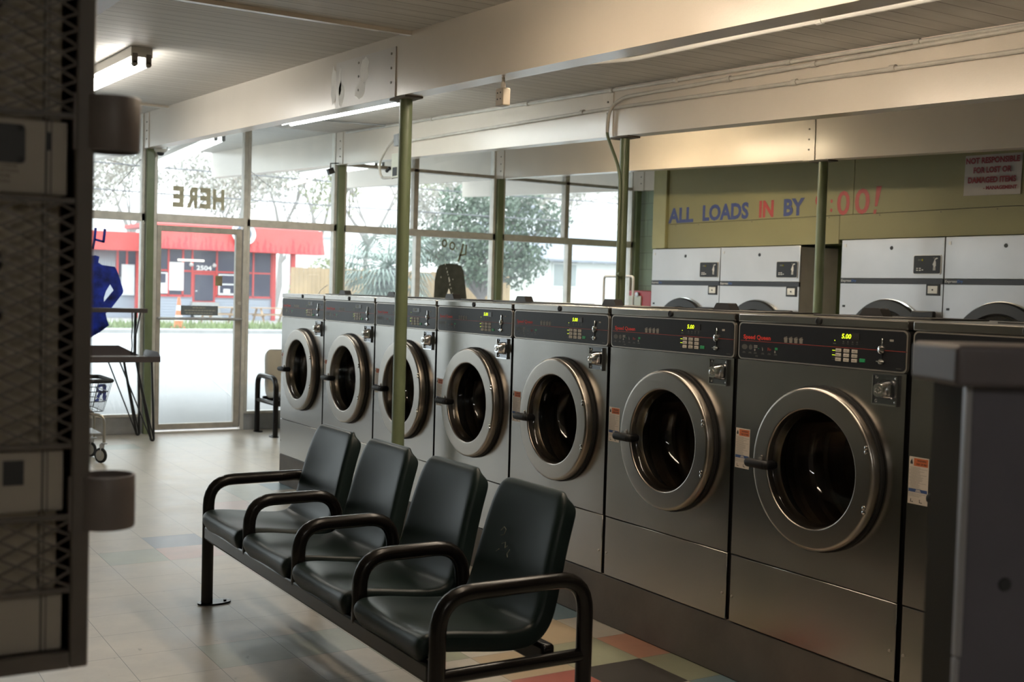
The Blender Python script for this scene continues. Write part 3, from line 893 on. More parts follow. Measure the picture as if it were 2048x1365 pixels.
    b0 = rrect(.060, .062, .014, 4, .742, 1.188); b1 = rrect(.040, .040, .012, 4, .736, 1.186)
    A = [mb.bm.verts.new(P(a, b, -.002)) for a, b in b0]; B = [mb.bm.verts.new(P(a, b, -.012)) for a, b in b0]
    C = [mb.bm.verts.new(P(a, b, -.042)) for a, b in b1]
    for Q, R_ in ((A, B), (B, C)):
        for i in range(len(Q)):
            f = mb.bm.faces.new((Q[i], Q[(i+1)%len(Q)], R_[(i+1)%len(Q)], R_[i])); f.smooth = True
    mb.bm.faces.new(C)
    mb.lathe([(.012, 0), (.012, .004), (.009, .0045), (.009, .002), (.004, .002), (.004, .0035), (0, .0035)], P(.736, 1.186, -.042), (-1,0,0), 16)
    mb.build('lock', M['steel_chrome'], cb)
    # warning sticker
    mb = MB(); X = -.0006
    def st(s, z, w, h, mi, dx=0.0): mb.face([P(s, z, X-dx), P(s+w, z, X-dx), P(s+w, z+h, X-dx), P(s, z+h, X-dx)], mi)
    st(.016, .827, .078, .153, 0); st(.035, .951, .056, .025, 1, .0003); st(.0175, .866, .074, .0105, 2, .0003)
    put_text(mb, 'WARNING', P(.048, .9655, X-.0006), (0,-1,0), (0,0,1), .036, .0065, 3, .02)
    put_text(mb, 'RISK OF FIRE', P(.046, .9545, X-.0006), (0,-1,0), (0,0,1), .040, .0065, 3, .02)
    st(.045, .868, .022, .0025, 0, .0006); st(.048, .8722, .016, .0025, 0, .0006)
    mb.face([P(a, b, X-.0003) for (a, b) in ((.021,.956),(.031,.956),(.031,.962),(.027,.973),(.024,.968),(.021,.963))], 3)
    rq = random.Random(8)
    for k in range(19):
        st(.019+.004*(k%3 == 1), .945-k*.0038, rq.uniform(.035, .068), .0014, 4, .0003)
    for k in range(3): st(.019, .860-k*.0042, rq.uniform(.04, .07), .0014, 4, .0003)
    for s in (.027, .062): st(s, .833, .0025, .011, 3, .0003); st(s, .833, .011, .0022, 3, .0003)
    mb.build('warning_sticker', [M['sticker'], M['sticker_orange'], M['sticker_blue'], M['ink'], M['grey_print']], t)
    # drum behind the door
    mb = MB()
    mb.lathe([(.30, -.014), (.30, -.03), (.28, -.035), (.275, -.42), (.16, -.44), (0, -.44)], P(SC, ZC, 0), (-1,0,0), 40)
    mb.lathe([(.262, -.012), (.235, -.05), (.235, -.07), (.28, -.08)], P(SC, ZC, 0), (-1,0,0), 40, 1)
    for q in (-.16, -.24, -.32): mb.lathe([(.277, q+.012), (.262, q+.004), (.262, q-.004), (.277, q-.012)], P(SC, ZC, 0), (-1,0,0), 40, 0)
    for a in (30, 150, 270):
        c, s = math.cos(math.radians(a)), math.sin(math.radians(a))
        mb.bar(P(SC+.25*c, ZC+.25*s, .10), P(SC+.25*c, ZC+.25*s, .40), .05, .04, (0, -c, s), 0)
    mb.build('drum', [M['drum'], M['rubber']], t)
    # door: rubber seal, steel ring, bowl glass, hinge bolts, handle
    mb = MB(); mb.lathe([(.262, .001), (.2945, .001), (.2945, .013), (.288, .016), (.262, .016)], P(SC, ZC, 0), (-1,0,0), 56)
    mb.build('door_seal', M['rubber'], t)
    D = -.012
    prof = [(.283, .024), (.287, .028), (.288, .032), (.288, .050)] + arc(.275, .051, .013, 0, 90) + [(.272, .0641), (.220, .0645), (.216, .0645)] + arc(.216, .0575, .007, 90, 180) + [(.2085, .054), (.2075, .040), (.203, .018)]
    prof = [(r, h+D) for r, h in prof] + [(.198, -.004), (.200, -.010), (.262, -.008), (.283, .012)]
    mb = MB(); mb.lathe(prof, P(SC, ZC, 0), (-1,0,0), 96)
    d = mb.build('door', M['steel_ring'], t)
    mb = MB(); mb.lathe([(.204, .030), (.1995, .024), (.196, .012), (.185, -.045), (.172, -.10), (.150, -.125), (.10, -.135), (0, -.137)], P(SC, ZC, 0), (-1,0,0), 48)
    mb.build('door_glass', M['door_glass'], d)
    for (s, z) in ((.706, .991), (.706, .976), (.706, .789), (.706, .774)):
        mb = MB(); mb.lathe([(.0075, 0), (.0065, .004), (.003, .006), (0, .0062)], P(s, z, -.0515), (-1,0,0), 12)
        mb.build('hinge_bolt', M['steel_chrome'], d)
    mb = MB()
    capsule_box(mb, .148, .262, .8525, .8865, -.086, -.051)
    capsule_box(mb, .236, .274, .853, .886, -.083, -.020)
    mb.build('handle', M['handle_black'], d)
    mb = MB(); mb.lathe([(.005, 0), (.004, .004), (0, .005)], P(.215, .897, -.052), (-1,0,0), 10); mb.box(-.058, -.051, -.205, -.222, .885, .893)
    mb.build('handle_bolt', M['panel_edge'], d)
    return t

washer_labels = [
    'stainless front-load washer at the far window end of the row, next to the beige chair',
    'stainless front-load washer second from the window end of the row',
    'stainless front-load washer partly hidden behind the round green post',
    'stainless front-load washer just past the round green post, fourth from the windows',
    'stainless front-load washer fifth from the windows, behind the third green seat',
    'stainless front-load washer sixth from the windows, third from the grey cabinet',
    'stainless front-load washer with the whole door clear, beside the one cut by the grey cabinet',
    'stainless front-load washer mostly hidden behind the grey cabinet',
]
w0 = make_washer()
for k in range(8):
    o = w0 if k == 0 else copy_tree(w0)
    o.location = (0, -k*WW, 0)
    for ch in o.children:                       # unlit displays on the machines by the window
        for q in ch.children:
            if q.name.startswith('display'):
                q.material_slots[1].link = 'OBJECT'; q.material_slots[1].material = M['digit_off' if k < 3 else 'digit']
    tag(o, washer_labels[k], 'washing machine', 'front-load washers in a row on the curb')

# ------------------------------------------------------------------ dryers
M['dryer_white'] = pmat('dryer_front', (0.46, 0.46, 0.47), 0.30, metal=0.55, var=0.08, scale=2, bump=0.06, bscale=3)
M['dryer_side'] = pmat('dryer_side', (0.50, 0.47, 0.43), 0.5, var=0.1)
M['dryer_drum'] = pmat('dryer_drum', (0.07, 0.07, 0.07), 0.5, metal=0.3)
M['dryer_navy'] = pmat('dryer_stripe', (0.018, 0.020, 0.028), 0.4)
M['dryer_glass'] = glassmat('dryer_door_glass', tint=(0.16, 0.16, 0.17), base=0.05, dirt_veil=0.0)
M['print_white'] = pmat('white_print', (0.62, 0.62, 0.60), 0.5)
M['print_blue'] = pmat('blue_print', (0.03, 0.12, 0.42), 0.5)
M['amber_led'] = emat('amber_display', (0.6, 0.5, 0.03), 0.12)
DW = 1.04
def make_dryer():
    """front in the plane x = 0, s from 0 to DW along -y, 1.955 tall"""
    t = thing('tumble_dryer', 'x', 'dryer')
    mb = MB()
    mb.box(.016, .462, -.003, -.02, .05, 1.945); mb.box(.016, .462, -DW+.02, -DW+.003, .05, 1.945)
    mb.box(.445, .462, -.02, -DW+.02, .05, 1.945); mb.box(.016, .462, -.02, -DW+.02, 1.93, 1.945); mb.box(.016, .462, -.02, -DW+.02, .05, .065)
    mb.box(.05, .45, -.02, -DW+.02, 0, .06, mi=1)
    mb.build('body', [M['dryer_side'], M['black_metal']], t)
    mb = MB(); mb.box(0, .016, -.004, -DW+.004, 1.636, 1.955, bevel=.004)
    up = mb.build('upper_panel', M['dryer_white'], t)
    mb = MB(); mb.lathe([(.016, 0), (.014, .004), (.007, .004), (0, .004)], P(.527, 1.88, 0), (-1,0,0), 14)
    mb.build('lock', M['black_plastic'], up)
    mb = MB(); mb.box(-.003, 0, -.03, -.055, 1.895, 1.92)
    mb.build('number_plate', M['panel_edge'], up)
    mb = MB()
    mb.prism(rrect(.262, .152, .014, 4, .884, 1.745), (-.006, 0, 0), (0,-1,0), (0,0,1), (1,0,0), .006, 1)
    mb.prism(rrect(.250, .140, .012, 4, .884, 1.745), (-.009, 0, 0), (0,-1,0), (0,0,1), (1,0,0), .004, 0)
    X = -.0095
    fig = [(.945,1.70),(.952,1.70),(.953,1.725),(.957,1.725),(.958,1.70),(.966,1.70),(.965,1.735),(.970,1.735),(.968,1.765),(.962,1.78),(.975,1.788),(.985,1.788),(.985,1.797),(.968,1.797),(.956,1.785),(.948,1.765),(.938,1.745),(.943,1.738),(.948,1.75)]
    for i in range(1, len(fig)-1):
        pass
    for q in ([0,1,2,18],[2,3,7,18],[3,4,5,6],[3,6,7,7],[7,8,15,16],[18,7,16,17],[8,9,14,15],[9,10,13,14],[10,11,12,13]):
        pts = []
        for i in q:
            if fig[i] not in pts: pts.append(fig[i])
        if len(pts) > 2: mb.face([P(a, b, X) for a, b in pts], 2)
    mb.face([P(a, b, X) for a, b in ellipse(.950, 1.796, .008, .007, 10)[:-1]], 3)
    for (s, z, w, h, mi) in ((.785, 1.712, .018, .008, 2), (.812, 1.712, .018, .008, 2), (.785, 1.697, .018, .008, 2), (.812, 1.697, .018, .008, 2), (.838, 1.70, .014, .008, 2), (.80, 1.775, .035, .014, 3), (.835, 1.773, .012, .016, 4)):
        mb.face([P(s, z, X), P(s+w, z, X), P(s+w, z+h, X), P(s, z+h, X)], mi)
    mb.build('control_panel', [M['panel_black'], M['panel_edge'], M['print_white'], M['dim_print'], M['amber_led']], up)
    mb = MB(); mb.box(-.004, .014, -.004, -DW+.004, 1.594, 1.634)
    put_text(mb, 'Express', P(.012, 1.601, -.0046), (0,-1,0), (0,0,1), .108, .026, 1, .015, .15)
    put_text(mb, 'Dry', P(.124, 1.601, -.0046), (0,-1,0), (0,0,1), .05, .026, 2, .015, .15)
    mb.build('stripe', [M['dryer_navy'], M['print_white'], M['print_blue']], t)
    mb = MB(); hole_panel(mb, .004, DW-.004, .06, 1.592, .52, 1.04, .40, 0, .016)
    lp = mb.build('lower_panel', M['dryer_white'], t)
    mb = MB(); mb.box(-.008, 0, -.885, -1.012, 1.506, 1.594, bevel=.003)
    mb.box(-.012, -.008, -.905, -.995, 1.522, 1.580, mi=1); mb.cyl(P(.95, 1.55, -.012), P(.95, 1.55, -.016), .006, 10, 2)
    mb.build('coin_box', [M['black_plastic'], M['alu'], M['ink']], lp)
    mb = MB(); mb.box(-.003, 0, -.035, -.062, 1.395, 1.413)
    mb.build('name_plate', M['black_plastic'], lp)
    mb = MB(); mb.lathe([(.40, -.01), (.425, 0), (.428, .03), (.418, .045), (.345, .05), (.335, .04), (.33, .01)], P(.52, 1.04, 0), (-1,0,0), 60)
    d = mb.build('door', M['black_plastic'], t)
    mb = MB(); mb.lathe([(.425, .002), (.434, .002), (.434, .012), (.425, .014)], P(.52, 1.04, 0), (-1,0,0), 60)
    mb.build('door_trim', M['steel_chrome'], d)
    mb = MB(); mb.lathe([(.40, -.012), (.40, -.40), (0, -.41)], P(.52, 1.04, 0), (-1,0,0), 48)
    mb.build('drum', M['dryer_drum'], t)
    mb = MB(); mb.lathe([(.332, .02), (.30, .0), (.15, -.03), (0, -.035)], P(.52, 1.04, 0), (-1,0,0), 48)
    mb.build('door_glass', M['dryer_glass'], d)
    mb = MB(); mb.box(-.07, -.03, -.80, -1.01, 1.33, 1.385, bevel=.01)
    mb.build('handle', M['black_plastic'], d)
    return t
d0 = make_dryer()
dl = [((4.40, 1.198, 0), 'white-fronted dryer under the painted words ALL LOADS, nearest the block wall'),
      ((4.40, .156, 0), 'white-fronted dryer with its right side showing, under the painted words IN BY'),
      ((4.40, -1.352, .036), 'white-fronted dryer just past the narrow gap beside the green post'),
      ((4.40, -2.394, .036), 'white-fronted dryer under the NOT RESPONSIBLE paper sign')]
dl[1] = (dl[1][0], 'white-fronted dryer with a bare grey side panel showing, under the painted words IN BY')
for k, (loc, lab) in enumerate(dl):
    o = d0 if k == 0 else copy_tree(d0)
    o.location = loc
    tag(o, lab, 'dryer', 'built-in dryers along the green wall')
mb = MB(); mb.box(4.45, 4.95, -12, -1.36, -.0, .036)
mb.box(4.42, 4.95, -4.5, -1.36, 0, .036)
tag(mb.build('dryer_curb', M['concrete_base']), kind='structure')

# paper sign on the bulkhead
mb = MB()
n = 10
def sg(a, b):     # a across 0..1, b down 0..1, slightly curled sheet
    return (4.446 - .004*abs(2*a-1)**3*b - .004*math.sin(3*a)*b, -2.508 - .485*a + .004*b, 2.600 - .012*a - .30*b)
V = [[mb.bm.verts.new(sg(i/n, j/n)) for i in range(n+1)] for j in range(n+1)]
for j in range(n):
    for i in range(n): mb.bm.faces.new((V[j][i], V[j][i+1], V[j+1][i+1], V[j+1][i])).smooth = True
M['paper'] = pmat('sign_paper', (0.50, 0.47, 0.45), 0.7, var=0.06)
M['maroon'] = pmat('maroon_print', (0.24, 0.022, 0.035), 0.6)
sgn = mb.build('paper_sign', M['paper']); tag(sgn, 'white paper sign with maroon capitals hung high above the dryers', 'sign')
X = 4.4368
for (s, ya, yb, z0, h) in (('NOT RESPONSIBLE', .012, .470, 2.535, .046), ('FOR LOST OR', .08, .405, 2.462, .046), ('DAMAGED ITEMS', .035, .445, 2.390, .046), ('- MANAGEMENT', .17, .455, 2.336, .028)):
    mb = MB(); put_text(mb, s, (X, -2.508-ya, z0), (0,-1,-.025), (0,0,1), yb-ya, h, 0, .045)
    mb.build('lettering', M['maroon'], sgn)
# ------------------------------------------------------------------ benches
M['green_shell'] = pmat('dark_green_seat', (0.011, 0.0195, 0.019), 0.36, var=0.18, scale=8, rvar=0.05, spec=0.22)
M['beige_shell'] = pmat('beige_seat', (0.36, 0.33, 0.27), 0.4, var=0.06)
M['bench_black'] = pmat('bench_black_enamel', (0.008, 0.007, 0.0065), 0.25, var=0.2, scale=10, spec=0.3)
M['scratch'] = pmat('seat_scratch', (0.20, 0.20, 0.15), 0.6)

PROF = [(-.012, .352), (-.030, .385), (-.034, .408), (-.026, .424), (-.005, .431), (.05, .428), (.12, .420), (.20, .408), (.28, .400), (.33, .400),
        (.372, .412), (.398, .445), (.415, .50), (.432, .57), (.450, .64), (.466, .71), (.480, .765), (.489, .795), (.497, .815), (.508, .826), (.524, .824), (.535, .812)]
def seat_mesh(mat):
    """shell seen from the front: depth back from the front rail, width along y centred on 0"""
    mb = MB()
    P2 = [Vector((a, 0, b)) for a, b in PROF]
    m = len(P2)
    L = [0]
    for i in range(1, m): L.append(L[-1] + (P2[i]-P2[i-1]).length)
    tot = L[-1]
    us = [-1, -.985, -.93, -.8, -.5, -.2, 0, .2, .5, .8, .93, .985, 1]
    rows = []
    for i, p in enumerate(P2):
        tg = (P2[min(m-1, i+1)] - P2[max(0, i-1)]).normalized()
        nr = Vector((-tg.z, 0, tg.x))              # towards the sitter
        f = L[i]/tot
        hw = .243 if f < .42 else .243 - (f-.42)/.58*.036
        d = tot - L[i]
        if d < .12: hw -= .085*(1 - math.sqrt(max(0, 1-((.12-d)/.12)**2)))
        if L[i] < .07: hw -= .03*(1 - math.sqrt(max(0, 1-((.07-L[i])/.07)**2)))
        row = []
        back = min(1, max(.12, d/.07))
        for u in us:
            fade = min(1, d/.20)**1.2*min(1, (L[i]+.02)/.12)
            dish = .016*fade*(min(abs(u), .95)/.95)**2.2
            off = dish
            w = hw*min(1, abs(u)/.985)
            if abs(u) > .96: off = dish - .010
            if abs(u) == 1: w = hw + .004; off = dish - .058*back
            row.append(mb.bm.verts.new(p + nr*off + Vector((0, math.copysign(w, u) if u else 0, 0))))
        rows.append(row)
    for A, B in zip(rows, rows[1:]):
        for k in range(len(us)-1):
            mb.bm.faces.new((A[k], A[k+1], B[k+1], B[k])).smooth = True
    o = mb.build('seat_shell', mat)
    s = o.modifiers.new('thickness', 'SOLIDIFY'); s.thickness = .010; s.offset = 0
    q = o.modifiers.new('smooth', 'SUBSURF'); q.levels = 1; q.render_levels = 2
    return o

def make_bench(n, pitch, shell, label, cat, first_leg_plate=True):
    """front rail along -y from the origin, sitter looks towards -x; x grows to the back"""
    t = thing('waiting_bench', label, cat)
    r = .0265
    H = .571
    end = rpath([(0,0,0), (0,0,H), (.53,0,H+.004), (.53,0,0)], .115, 7)
    L = n*pitch
    for k in range(n+1):
        y = -k*pitch
        mb = MB()
        if k in (0, n):
            mb.tube([Vector((p[0], y, p[2])) for p in end], r, 14)
        else:
            mb.tube([Vector((p[0], y, p[2])) for p in rpath([(0,0,.35), (0,0,H), (.388,0,H+.004), (.400,0,.36)], .105, 7)], r, 14)
        a = mb.build('armrest_frame', M['bench_black'], t)
        if k in (0, n):
            mb = MB(); mb.tube([(0, y, .325), (.53, y, .325)], .022, 12); mb.build('side_rail', M['bench_black'], a)
            for x in (0, .53):
                mb = MB()
                el = ellipse(x + (.035 if x == 0 else -.035), y, .078, .042, 20)[:-1]
                mb.prism(el, (0,0,0), (1,0,0), (0,1,0), (0,0,1), .007)
                for q in (-.03, .05): mb.cyl((x + (q if x == 0 else -q) + .035*(1 if x == 0 else -1), y+.0, .007), (x + (q if x == 0 else -q) + .035*(1 if x == 0 else -1), y, .012), .007, 8)
                mb.build('foot_plate', M['bench_black'], a)
    for x, nm in ((0, 'front_rail'), (.405, 'rear_rail')):
        mb = MB(); mb.box(x-.024, x+.024, -L+.01, -.01, .300, .370, bevel=.014, segs=3)
        if x == 0: mb.box(x-.012, x+.012, -L+.02, -.02, .368, .378)
        mb.build(nm, M['bench_black'], t)
    s0 = seat_mesh(shell)
    for k in range(n):
        s = s0 if k == 0 else s0.copy()
        if k: COL.objects.link(s)
        s.parent = t; s.location = (0, -(k+.5)*pitch, 0)
        mb = MB(); mb.box(-.01, .42, -(k+.5)*pitch-.03, -(k+.5)*pitch+.03, .368, .385)
        mb.build('seat_bracket', M['bench_black'], t)
    return t
gb = make_bench(4, .5635, M['green_shell'], 'four-seat dark green plastic bench on a black tube frame before the washers', 'bench')
gb.location = (-1.47, -3.07, 0)
mb = MB()      # scratches on the near seat back
def on_back(a, b):   # a across, b height
    i = (b-.445)/(.765-.445)
    return Vector((.398+.082*i-.0035, a, b))
for st in ([(.10,.66),(.085,.675),(.07,.668),(.075,.65),(.095,.645)], [(.075,.62),(.055,.628),(.05,.61),(.04,.62)], [(.085,.60),(.10,.59)], [(.02,.61),(.03,.595),(.022,.585)]):
    for p, q in zip(st, st[1:]):
        A, B = on_back(*p), on_back(*q)
        mb.bar(A, B, .0022, .0022)
sc = mb.build('scratch', M['scratch'], gb); sc.location = (-.010, -3.5*.5635, 0)
bb = make_bench(3, .5635, M['beige_shell'], 'black tube bench with a beige plastic seat at the window past the washers', 'bench')
bb.rotation_euler = (0, 0, PI/2); bb.location = (.893, 2.52, 0)

# ------------------------------------------------------------------ folding table at the window
M['table_brown'] = pmat('table_laminate', (0.052, 0.040, 0.040), 0.42, var=0.1)
M['table_top'] = pmat('table_top_laminate', (0.42, 0.40, 0.40), 0.25, var=0.1)
t = thing('folding_table', 'dark laundry folding table with a raised shelf and V-shaped wire legs under the painted shirt', 'table', (-1.20, 2.55, 0))
mb = MB()
X0, X1 = -.90, .985
mb.box(X0, X1, 0, .58, .742, .765, mi=0)
mb.box(X0+.01, X1-.02, .01, .57, .765, .768, mi=1)
mb.build('table_top', [M['table_brown'], M['table_top']], t)
mb = MB()
mb.box(X0, X1-.012, -.012, .0, .738, .79)
mb.prism([(0, .738), (.58, .738), (.58, .79), (.50, .83), (.08, .83), (0, .79)], (X1-.012, 0, 0), (0,1,0), (0,0,1), (1,0,0), .012)
mb.prism([(X0, .738), (X1-.012, .738), (X1-.012, .75), (.74, .862), (X0, .862)], (0, .568, 0), (1,0,0), (0,0,1), (0,1,0), .012)
mb.build('rim', M['table_brown'], t)
mb = MB(); mb.box(X0, .94, .30, .46, 1.182, 1.222, bevel=.004)
sh = mb.build('shelf', M['table_brown'], t)
for x in (.885, -.55):
    mb = MB()
    mb.box(x-.012, x+.012, .53, .56, .765, 1.20)
    mb.bar((x, .535, .95), (x, .36, 1.18), .012, .02)
    mb.tube([(x-.03, .55, .78), (x-.022, .56, .86), (x-.03, .55, .95), (x-.022, .56, 1.05), (x-.03, .55, 1.18)], .006, 6)
    mb.build('shelf_bracket', M['black_metal'], sh)
for (x, y, dx) in ((.92, .09, 1), (.90, .50, 1), (-.82, .09, -1), (-.82, .50, -1)):
    mb = MB()
    fx, fy = x + .02*dx, y + (.02 if y > .3 else -.03)
    mb.tube(rpath([(x-.28*dx, y, .742), (fx-.012*dx, fy, .012), (fx+.012*dx, fy, .012), (x-.13*dx, y, .742)], .012, 4), .0065, 8)
    mb.tube(rpath([(x-.13*dx, y, .742), (fx-.012*dx, fy, .010), (fx+.012*dx, fy, .010), (x+.01*dx, y, .742)], .012, 4), .0115, 8)
    mb.lathe([(.012, 0), (.014, .01), (.010, .02)], (fx, fy, 0), (0,0,1), 10, capa=True, capb=True)
    mb.build('leg', M['black_metal'], t)

# ------------------------------------------------------------------ laundry carts
M['wire'] = pmat('cart_wire', (0.10, 0.10, 0.10), 0.35, metal=0.8)
M['cart_tube'] = pmat('cart_tube', (0.34, 0.32, 0.28), 0.3, metal=0.7)
M['wheel_grey'] = pmat('wheel_hub', (0.45, 0.44, 0.40), 0.5)
t = thing('laundry_cart', 'wire laundry cart on casters beside the caged vending machine', 'cart', (-1.30, 1.62, 0))
mb = MB()
for z, k in ((.42, .84), (.50, .88), (.58, .93), (.655, .985)):
    w, d = .40*k, .25*k
    mb.tube(rpath([(-w,-d,z),(w,-d,z),(w,d,z),(-w,d,z),(-w,-d+.001,z)], .05, 4), .0035 if z < .64 else .005, 6)
for i in range(17):
    x = -1 + 2*i/16
    for s in (1, -1): mb.tube([(x*.40*.84*.97, s*.25*.84, .42), (x*.40*.985*.97, s*.25*.985, .655)], .0022, 5)
    mb.tube([(x*.33, -.21, .42), (x*.33, .21, .42)], .0022, 5)
for i in range(11):
    y = -1 + 2*i/10
    for s in (1, -1): mb.tube([(s*.40*.84, y*.25*.84*.97, .42), (s*.40*.985, y*.25*.985*.97, .655)], .0022, 5)
mb.build('basket', M['wire'], t)
mb = MB(); mb.tube(rpath([(-.40,-.25,.668),(.40,-.25,.668),(.40,.25,.668),(-.40,.25,.668),(-.40,-.249,.668)], .05, 5), .016, 10)
mb.build('basket_rim', M['rubber'], t)
for sx in (1, -1):
    for sy in (1, -1):
        mb = MB(); mb.tube(rpath([(sx*.20, sy*.18, .405), (sx*.345, sy*.19, .385), (sx*.348, sy*.19, .165)], .06, 5), .012, 10)
        lg = mb.build('leg', M['cart_tube'], t)
        mb = MB(); mb.lathe([(.024, 0), (.026, .008), (.016, .014)], (sx*.348, sy*.19, .152), (0,0,1), 14, capa=True, capb=True)
        mb.prism([(-.012, .152), (.022, .152), (.010, .06), (-.018, .055)], (sx*.348-.020, sy*.19-.012, 0), (1,0,0), (0,0,1), (0,-1,0), .003)
        mb.prism([(-.012, .152), (.022, .152), (.010, .06), (-.018, .055)], (sx*.348-.020, sy*.19+.015, 0), (1,0,0), (0,0,1), (0,-1,0), .003)
        cs = mb.build('caster_fork', M['galv'], lg)
        mb = MB(); ax = Vector((.80, .60, 0)); o = Vector((sx*.348-.025, sy*.19, .062)) - ax*.0105
        mb.lathe([(.044, 0), (.058, .002), (.062, .006), (.062, .015), (.058, .019), (.044, .021)], o, ax, 26, 0)
        mb.lathe([(0, 0), (.010, -.003), (.012, .001), (.044, .002), (.044, .019), (.012, .020), (.010, .024), (0, .024)], o, ax, 20, 1)
        mb.build('wheel', [M['rubber'], M['wheel_grey']], lg)
mb = MB(); mb.box(-.33, .33, -.18, .18, .232, .242, bevel=.003)
mb.build('lower_shelf', M['galv'], t)

M['white_tube'] = pmat('white_tube', (0.62, 0.63, 0.64), 0.35)
t = thing('hanging_cart', 'laundry cart with a tall white hanging frame showing above the washers beside a green post', 'cart', (2.92, -.235, 0))
mb = MB(); mb.tube(rpath([(0,.21,.16),(0,.21,1.636),(0,-.21,1.636),(0,-.21,.16)], .03, 5), .011, 10)
mb.build('hanging_frame', M['white_tube'], t)
mb = MB()
for z, k in ((.40, .85), (.52, .92), (.64, 1.0)):
    mb.tube([(-.25*k,-.30*k,z),(.25*k,-.30*k,z),(.25*k,.30*k,z),(-.25*k,.30*k,z)], .005, 6, closed=True)
for i in range(9):
    for s in (1, -1):
        a = -1 + i/4
        mb.tube([(a*.21, s*.255, .40), (a*.25, s*.30, .64)], .0025, 5); mb.tube([(s*.2125, a*.255, .40), (s*.25, a*.30, .64)], .0025, 5)
mb.build('basket', M['wire'], t)
for sx in (1, -1):
    for sy in (1, -1):
        mb = MB(); mb.tube([(sx*.18, sy*.21, .40), (sx*.18, sy*.21, .12)], .012, 8)
        lg = mb.build('leg', M['cart_tube'], t)
        mb = MB(); mb.lathe([(0, 0), (.05, .002), (.055, .008), (.055, .016), (.05, .022), (0, .024)], (sx*.18, sy*.21-.012, .055), (0,1,0), 18)
        mb.cyl((sx*.18, sy*.21, .06), (sx*.18, sy*.21, .125), .014, 8)
        mb.build('wheel', M['rubber'], lg)

# red box on the block wall
M['red_box'] = pmat('red_box_paint', (0.42, 0.018, 0.022), 0.4)
M['offwhite'] = pmat('offwhite_plate', (0.60, 0.60, 0.50), 0.5)
t = thing('coin_vendor', 'red wall box with an off-white plate and round lock beside the dryers', 'vending box', (5.76, 2.90, 1.05))
mb = MB(); mb.box(-.18, 0, -.20, .24, 0, .49, bevel=.012); mb.build('case', M['red_box'], t)
mb = MB(); mb.box(-.195, -.18, -.02, .22, .04, .425, bevel=.004); mb.build('front_plate', M['offwhite'], t)
mb = MB(); mb.lathe([(.032, 0), (.030, .008), (.012, .012), (0, .012)], (-.195, .055, .44), (-1,0,0), 18); mb.build('lock', M['galv'], t)

# ------------------------------------------------------------------ caged vending machine by the camera
M['cage'] = pmat('cage_steel_paint', (0.125, 0.105, 0.09), 0.45, var=0.12, scale=14)
M['cage_dark'] = pmat('cage_edge_paint', (0.035, 0.030, 0.028), 0.5)
M['vend_cream'] = pmat('vending_cream', (0.42, 0.36, 0.28), 0.5, var=0.12, scale=5)
M['vend_plate'] = pmat('vending_plate', (0.40, 0.355, 0.30), 0.5, var=0.06)
M['vend_dark'] = pmat('vending_dark', (0.028, 0.028, 0.030), 0.5)
M['shroud'] = pmat('lock_shroud_paint', (0.18, 0.15, 0.138), 0.42, var=0.1, scale=20, bump=0.08, bscale=150)
t = thing('caged_vending_machine', 'cream soap vending machine locked behind an expanded-metal cage with two round lock shrouds', 'vending machine', (-2.70, -6.45, 0))
ZB, ZT = .866, 2.06
mb = MB()      # front frame and closed box sides
mb.box(-.699, -.001, .013, .40, ZB+.001, ZB+.012); mb.box(-.699, -.001, .013, .40, ZT-.012, ZT-.001); mb.box(-.699, -.001, .39, .40, ZB+.012, ZT-.012)
mb.box(-.008, -.0005, .012, .39, ZB+.012, ZT-.012); mb.box(-.6995, -.692, .012, .39, ZB+.012, ZT-.012)
mb.build('case', M['cage_dark'], t)
mb = MB()
mb.box(-.027, 0, -.004, 0.012, ZB, ZT, bevel=.002, segs=1); mb.box(-.70, -.673, -.004, 0.012, ZB, ZT, bevel=.002, segs=1)
mb.box(-.672, -.028, -.003, .012, ZB, ZB+.026); mb.box(-.672, -.028, -.003, .012, ZT-.026, ZT)
OPEN = ((.888, .985), (1.108, 1.212), (1.600, 1.722))
for (a, b) in OPEN:
    mb.box(-.68, -.027, .002, .012, a-.008, a); mb.box(-.68, -.027, .002, .012, b, b+.008)
mb.build('cage_frame', M['cage'], t)
DX, DZ = .054, .0129
for (za, zb) in ((.993, 1.100), (1.220, 1.592), (1.730, ZT-.02)):
    mb = MB()
    nz = max(1, round((zb-za)/DZ)); hz = (zb-za)/nz
    for j in range(nz):
        for i in range(12):
            x0 = -.672 + i*DX; xm = x0 + DX/2; x1 = x0 + DX
            z = za + j*hz
            q = 1 if j % 2 == 0 else -1
            zl, zm = (z, z+hz) if q == 1 else (z+hz, z)
            mb.bar((x0, .006, zl), (xm, .003, zm), .0036, .0030, (0,1,0)); mb.bar((xm, .003, zm), (x1, .006, zl), .0036, .0030, (0,1,0))
    mb.build('expanded_mesh', M['cage'], t)
mb = MB()
mb.box(-.66, -.040, .045, .38, ZB+.03, ZT-.05, bevel=.004)
mb.box(-.068, -.0655, .0435, .045, ZB+.04, ZT-.06, mi=1); mb.box(-.0605, -.059, .0435, .045, ZB+.04, ZT-.06, mi=1)
vm = mb.build('vending_body', [M['vend_cream'], M['cage_dark']], t)
M['plate_text'] = pmat('plate_text', (.16, .13, .10), .6)
